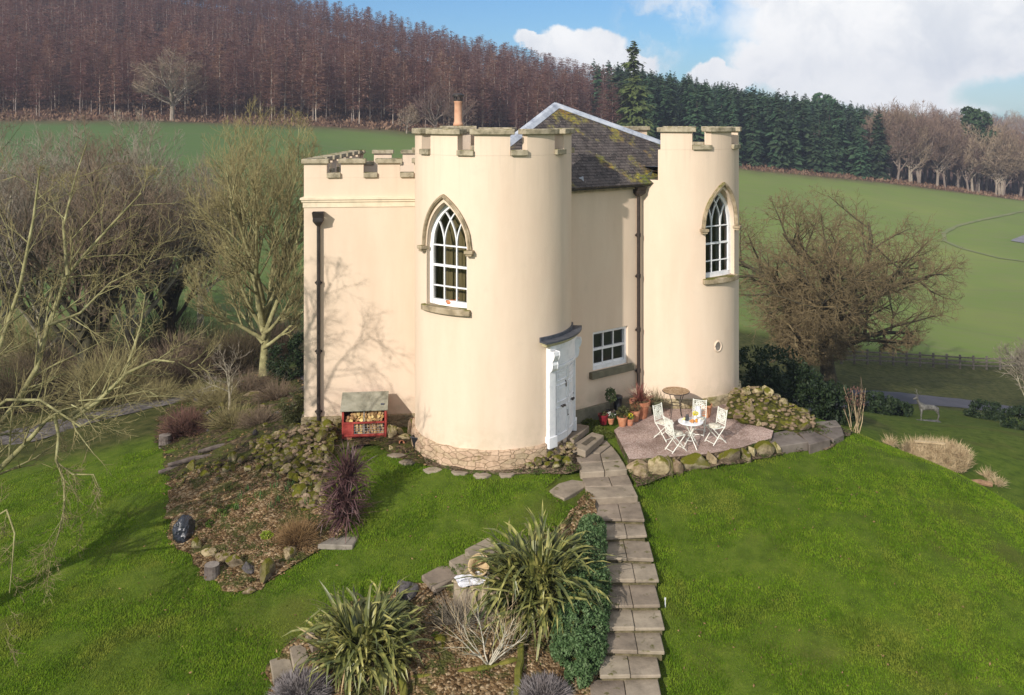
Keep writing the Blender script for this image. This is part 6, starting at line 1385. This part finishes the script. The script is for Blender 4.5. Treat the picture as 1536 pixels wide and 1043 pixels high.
# mosaic table
mt = pz(1014, 627, GZ); t = thing('mosaic_table', tuple(mt), 'tall round table with a tan mosaic top and thin iron legs by the right tower', 'table'); b = MB(); b.lathe([(0,.80),(.38,.80),(.40,.81),(.40,.835),(0,.835)], k=40, cap=False); part(b, 'tabletop', chip_mat('mosaic', [(.30,.19,.10),(.44,.30,.17),(.55,.40,.26)], 28), t)
b = MB(); b.tube([(.405*math.cos(a),.405*math.sin(a),.817) for a in np.linspace(0, 6.283, 33)], .013, 5, cap=False); part(b, 'rim', IRON, t)
for k in range(4): a = .7+k*math.pi/2; b = MB(); b.tube([(.30*math.cos(a),.30*math.sin(a),.80),(.16*math.cos(a),.16*math.sin(a),.42),(.25*math.cos(a),.25*math.sin(a),0)], .011, 6); part(b, 'leg', IRON, t)
b = MB(); b.tube([(.165*math.cos(a),.165*math.sin(a),.42) for a in np.linspace(0, 6.283, 25)], .009, 5, cap=False); part(b, 'leg_ring', IRON, t)
# pots
def pot(px, py, r, h_, label, m=TERRA, name='plant_pot', z=GZ):
    r *= 1.2; h_ *= 1.12; p = pz(px, py, z); t = thing(name, tuple(p), label, 'plant pot'); b = MB(); b.lathe([(r*.66,0),(r*.92,h_*.78),(r*1.02,h_*.79),(r*1.04,h_),(r*.92,h_),(r*.85,h_*.8)], k=22, cap=False); b.lathe([(0,.004),(r*.66,.004)], k=22, cap=False); part(b, 'pot', m, t, smooth=False)
    b = MB(); b.lathe([(0,h_*.86),(r*.88,h_*.86)], k=18, cap=False); part(b, 'soil', SOIL, t); return t
def foliage(t, parts, leaf, n, m, seed, name='foliage'): return part(leaf_cloud(parts, leaf, n, seed, .15, -.3), name, m, t)
SAGE = leafm('sage_leaf', [(.07,.10,.04),(.11,.15,.06),(.16,.20,.09)]); REDL = mat('red_strap', [(.10,.03,.025),(.20,.065,.05),(.32,.15,.11)], 6, .5, trans=.1); WHP = leafm('white_petal', [(.70,.70,.68),(.80,.80,.78)])
t = pot(960, 626, .26, .46, 'big bulbous terracotta pot with a spiky red brown plant by the downpipe'); s_ = strap(130, .62, .012, 41, .06, (5, 88), .35, 5, .5); part(s_, 'leaves', REDL, t); s_ = strap(70, .35, .010, 42, .2, (5, 60), .9, 5, .42); part(s_, 'lower_leaves', FLAXD, t)
t = pot(916.5, 636, .085, .16, 'small terracotta pot with white flowers at the left of the pot group'); foliage(t, [((0,0,.24),(.13,.12,.10),1)], .03, 170, SAGE, 1); foliage(t, [((0,-.02,.30),(.13,.12,.06),1)], .028, 26, WHP, 2, 'flowers')
t = pot(933.5, 639, .13, .25, 'medium red terracotta pot with a twiggy brown green shrub'); foliage(t, [((0,0,.42),(.19,.17,.2),1)], .035, 260, OLIVE, 3)
t = pot(945, 638, .10, .18, 'small terracotta pot of yellow flowers at the front of the pot group'); foliage(t, [((0,0,.25),(.13,.12,.10),1)], .03, 160, SAGE, 4); foliage(t, [((0,-.03,.29),(.13,.12,.08),1)], .028, 60, YEL, 5, 'flowers')
t = pot(952.5, 632, .13, .30, 'dark red terracotta pot half hidden behind the small yellow flower pot'); foliage(t, [((0,0,.42),(.17,.16,.16),1)], .04, 170, leafm('bronze_leaf', [(.06,.045,.02),(.12,.085,.04),(.17,.13,.06)]), 6)
t = pot(916, 628, .12, .22, 'low dark pot with a small grey green leaved standard', mat('dark_pot', [(.04,.035,.03),(.08,.07,.06)], 4, .8)); foliage(t, [((0,0,.72),(.17,.16,.24),1)], .05, 230, SAGE, 7); b = MB(); b.tube([(0,0,.18),(.01,0,.6)], .012, 6); part(b, 'stem', BK_OAK, t)
p = pz(927, 622, GZ); t = thing('chimney_urn', tuple(p), 'tall black bin with a domed lid standing behind the pots', 'bin'); b = MB(); b.lathe([(.12,0),(.13,.5),(.14,.52)], k=18); part(b, 'body', BLK, t, smooth=False); b = MB(); b.lathe([(.15,.521),(.15,.56),(.10,.60),(0,.61)], k=18, cap=False); part(b, 'lid', BLK, t, smooth=True)
t = pot(905, 636, .13, .26, 'dark crimson glazed pot under the lower window', mat('crimson_glaze', [(.14,.012,.018),(.24,.02,.03)], 4, .35)); foliage(t, [((0,0,.3),(.12,.12,.07),1)], .03, 60, OLIVE, 8)
t = pot(984, 621, .17, .38, 'mossy grey green pot with thin grassy leaves left of the mosaic table', mat('mossy_pot', [(.07,.075,.035),(.13,.125,.07)], 4, .9)); s_ = strap(60, .55, .007, 43, .08, (20, 88), .5, 5, .36); part(s_, 'leaves', mat('dry_grass', [(.18,.16,.08),(.30,.27,.15)], 4, .8), t)
t = pot(1059, 625, .155, .34, 'pale terracotta pot with a low plant behind the right chair'); foliage(t, [((0,0,.38),(.13,.12,.07),1)], .035, 90, OLIVE, 9)
for px, py, lab in ((885, 634, 'low green cushion plant beside the doorstep'), (897, 645, 'mossy mound between doorstep and gravel'), (908, 652, 'mossy mound at the corner of the gravel by the doorstep'), (876, 628, 'green low plant in the corner of door and wall')):
    p = at(px, py+4); solo(leaf_cloud([((0,0,.06),(.26,.22,.13),1)], .03, 520, px, .2, -.4), 'cushion_plant', leafm('moss_leaf', [(.05,.07,.012),(.10,.12,.02),(.15,.17,.03)]), lab, 'plant', loc=tuple(p))
p = at(1283, 650); k = Tree(91, (0, 0, .9, .5, .5, 1.0), (5, 3), gn=.12, up=.15, ang=(.2, .6), twig=.007, kmin=.2)
for a in range(9): k.grow((.12*math.cos(a*2.4), .12*math.sin(a*2.4), 0), (.25*math.cos(a*1.9), .25*math.sin(a*1.9), 1), 1.4, .014, 1, nseg=4)
t = k.emit('dead_stalks', tuple(p), TAN, TW_BROWN, 'clump of tall dead brown flower stalks at the top of the right lawn', cat='plant'); part(leaf_cloud([((0,0,1.1),(.3,.3,.35),1)], .05, 130, 3, .3, -.6), 'seed_heads', PURPLE, t)

# ================================================================ LOWER GARDEN AT THE RIGHT: HEDGE, STAG, FENCE
hp_ = py_(1404, 690, 35.5); hx, hy = hp_[0], hp_[1]; hzz = hz(hx, hy)
def hedge():
    R = np.random.default_rng(8); n = 15000; q = R.uniform(-1, 1, (n, 3))*np.array((1.2,.55,.46)); e = ((q/np.array((1.2,.55,.46)))**3).__abs__().sum(1)**(1/3); q = q[(e > .5) & (e < 1)]; q[:, 2] += .46; n = len(q); d = R.normal(size=(n, 3)); d[:, 2] = np.abs(d[:, 2])*1.9+.2; d /= np.linalg.norm(d, axis=1)[:, None]; tip = q+d*R.uniform(.15,.55,(n, 1))**1.0; q[:, 2] *= 1+.12*np.sin(q[:, 0]*2.3)
    return MB().spikes(np.column_stack([q, (q+tip)/2+R.normal(0,.03,(n,3)), tip, np.full(n,.008)]))
t = thing('clipped_hedge', (hx, hy, hzz-.3), 'block of tan leafless clipped hedge beyond the edge of the right lawn', 'hedge', rz=-.35); part(hedge(), 'twigs', TAN, t); b = MB()
for i in range(6): b.tube([(-1.0+.4*i,0,.1),(-1.2+.4*i+.05,.02,.8)], .03, 5); 
part(b, 'stems', TW_BROWN, t); b = MB(); b.box((-.25,-.2,1.12), (1.1,.16,.05), .1); part(b, 'flat_top_rail', TAN, t)
GREY = mat('weathered_metal', [(.06,.057,.05),(.12,.115,.10),(.20,.19,.17)], 6, .6, .3, 14, metal=.3)
sx, sy = (1393-CX)/F*46.5, 46.5; sz = hz(sx, sy)
def skin(name, verts, edges, radii, m, parent, root=0):
    me = bpy.data.meshes.new(name); me.from_pydata(verts, edges, []); o = bpy.data.objects.new(name, me); link(o, parent); me.materials.append(m); md = o.modifiers.new('skin', 'SKIN')
    for v, r in zip(me.skin_vertices[0].data, radii): v.radius = (r, r) if not isinstance(r, tuple) else r
    me.skin_vertices[0].data[root].use_root = True; md.use_smooth_shade = True; o.modifiers.new('sub', 'SUBSURF').levels = 1; o.modifiers['sub'].render_levels = 1; return o
stag_s = .74
stag = thing('stag_statue', (sx, sy, sz), 'grey metal statue of a standing stag with antlers below the right lawn', 'statue', rz=R_(176))
V = [(-.55,0,.98),(-.2,0,.98),(.2,0,.97),(.48,0,1.02),(.66,0,1.25),(.76,0,1.50),(.82,0,1.62),(.96,0,1.56),(1.06,0,1.50),(-.66,0,.92),(-.72,0,.78)]
E = [(0,1),(1,2),(2,3),(3,4),(4,5),(5,6),(6,7),(7,8),(0,9),(9,10)]; Rr = [.20,.20,.21,.21,.125,.085,.085,.065,.045,.05,.02]
for y_ in (-1, 1):
    i = len(V); V += [(.50,.10*y_,.72),(.50+.05*y_,.11*y_,.42),(.50+.04*y_,.11*y_,.08),(.53+.04*y_,.11*y_,.02)]; E += [(3,i),(i,i+1),(i+1,i+2),(i+2,i+3)]; Rr += [.085,.045,.034,.04]
    i = len(V); V += [(-.55,.11*y_,.72),(-.70+.05*y_,.12*y_,.44),(-.60+.04*y_,.12*y_,.08),(-.57+.04*y_,.12*y_,.02)]; E += [(0,i),(i,i+1),(i+1,i+2),(i+2,i+3)]; Rr += [.12,.052,.036,.04]
    i = len(V); V += [(.77,.13*y_,1.68)]; E += [(6,i)]; Rr += [.03]
skin('body', V, E, Rr, GREY, stag, 1)
for y_ in (-1, 1):
    b = MB(); b.tube([(.80,.04*y_,1.66),(.72,.16*y_,1.84),(.70,.30*y_,2.02),(.78,.36*y_,2.18)], [.022,.02,.016,.006], 6)
    for q0, q1 in (((.77,.10*y_,1.75),(.95,.13*y_,1.83)),((.715,.20*y_,1.89),(.88,.24*y_,2.0)),((.70,.29*y_,2.0),(.60,.38*y_,2.14))): b.tube([q0, q1], [.014,.005], 5)
    part(b, 'antler', GREY, stag)
b = MB(); b.box((0,0,.0), (1.5,.5,.06)); part(b, 'base_plate', GREY, stag); stag.scale = (stag_s,)*3
# post and rail fence beyond the drive
FW = mat('weathered_rail', [(.075,.063,.048),(.125,.108,.085),(.17,.15,.125)], 4, .95, .3, 16)
fpx = [(1262,573),(1340,576),(1420,580),(1500,585),(1620,592)]
FP = []
for (a, b_) in zip(fpx, fpx[1:]):
    for k in range(4): FP.append((a[0]+(b_[0]-a[0])*k/4, 0))
Pw = []
for px, _ in FP: Y = 74+(px-1262)*.045; X = (px-CX)/F*Y; Pw.append(np.array((X, Y, hz(X, Y))))
fe = thing('rail_fence', tuple(Pw[0]), 'weathered post and rail fence along the far side of the drive', 'fence')
for p in Pw: b = MB(); b.box(p+np.array((0,0,.6)), (.14,.14,1.35), .3); part(b, 'post', FW, fe, world=True)
for hgt in (.38,.72,1.06): b = MB(); b.ribbon([p+np.array((0,-.09,hgt)) for p in Pw], .13, .05, (.1,-1,0)); part(b, 'rail', FW, fe, world=True)
# rough growth round the bottom of the knoll
for q, (px, Y, s_, lab) in enumerate([(1312, 48, .9, 'dark evergreen bush beside the drive left of the stag'), (1345, 50, .7, 'low dark bush by the drive behind the stag'), (1475, 58, 1.0, 'dark bush on the far bank right of the stag'), (1530, 52, 1.1, 'dark bush at the right edge beyond the lower lawn')]):
    cloud(px, 0, [((0,0,.5*s_),(1.3*s_,.9*s_,.75*s_),1)], .10, 1500, EVG, lab, seed=40+q, group='dark bushes along the drive', Y=Y)
for q, (px, py) in enumerate([(1495,728),(1480,716),(1335,668)]): bush(px, py, None, (.3,.22,.22), 160, TAN, 'small tan tussock at the brow of the right lawn', name='tussock', seed=50+q, L=.3, tw=.007, group='tussocks at the brow of the right lawn')
X, Y = (1552-CX)/F*56, 56.; k = Tree(71, (0,0,3,2.6,2.6,3.2), (8,7,6,4), gn=.18, up=.08, twig=.012, kmin=.3); k.grow((0,0,-.2), (0,0,1), 3.8, .14, 0); k.emit('bare_tree', (X, Y, hz(X, Y)), BK_PALE, TW_PALE, 'small pale bare tree at the right edge below the far field')
# ornaments in the windows
p = w1(.02, WS+.012, 1.93); b = MB(); ORN = mat('orange_clay', [(.50,.17,.07),(.62,.26,.13)], 6, .7); b.tube([np.array(p)+np.array(q) for q in ((-.17,0,.13),(-.12,0,.09),(0,0,.08),(.10,0,.10),(.15,0,.18),(.19,0,.21))], [.02,.055,.075,.06,.04,.02], 10); b.tube([np.array(p)+np.array((0,0,0)), np.array(p)+np.array((0,0,.04))], [.06,.04], 10); solo(b, 'hen_ornament', ORN, 'orange clay bird ornament on the sill inside the near tower window', 'ornament', loc=tuple(p), world=True, smooth=True)
p = np.array(w2(-.34, WS-.04, 1.55)); t = thing('table_lamp', tuple(p), 'table lamp with a pink shade inside the far tower window', 'lamp'); b = MB(); b.lathe([(.07,0),(.07,.02),(.025,.05),(.035,.14),(.012,.22)], k=14); part(b, 'base', IRON, t); b = MB(); b.lathe([(.14,.22),(.09,.46)], k=18, cap=False); part(b, 'lamp_shade', flat('pink_shade', (.62,.36,.27), .9), t)

# ================================================================ AIR
lo_z = float(zz.min())-1; hi_z = max(o.location.z+30*o.scale.z for o in COL.objects if o.name.startswith(('larch_tree', 'bare_tree', 'spruce_tree', 'conifer_tree')) and o.location.y > 150)
hi_z = max(hi_z, float(np.vstack([np.array([v.co.z for v in COL.objects[n].data.vertices]).max(keepdims=True) for n in ('larch_wood', 'spruce_wood') if n in COL.objects]).max())+1, float(zz.max())+2)
hb = MB(); hb.box((0, 620, (lo_z+hi_z)/2), (2060, 1760, hi_z-lo_z)); hm_ = bpy.data.materials.new('haze'); hm_.use_nodes = True; t = NT(hm_.node_tree)
v = t.n('ShaderNodeVolumePrincipled', i={'Color': (.66, .74, .95), 'Density': .00034, 'Anisotropy': .1}); o_ = t.n('ShaderNodeOutputMaterial'); t.t.links.new(v.outputs[0], o_.inputs['Volume'])
setting(hb, 'haze', hm_, kind='stuff', label='thin blue haze over the valley and the wooded hill')
print('haze box', lo_z, hi_z)
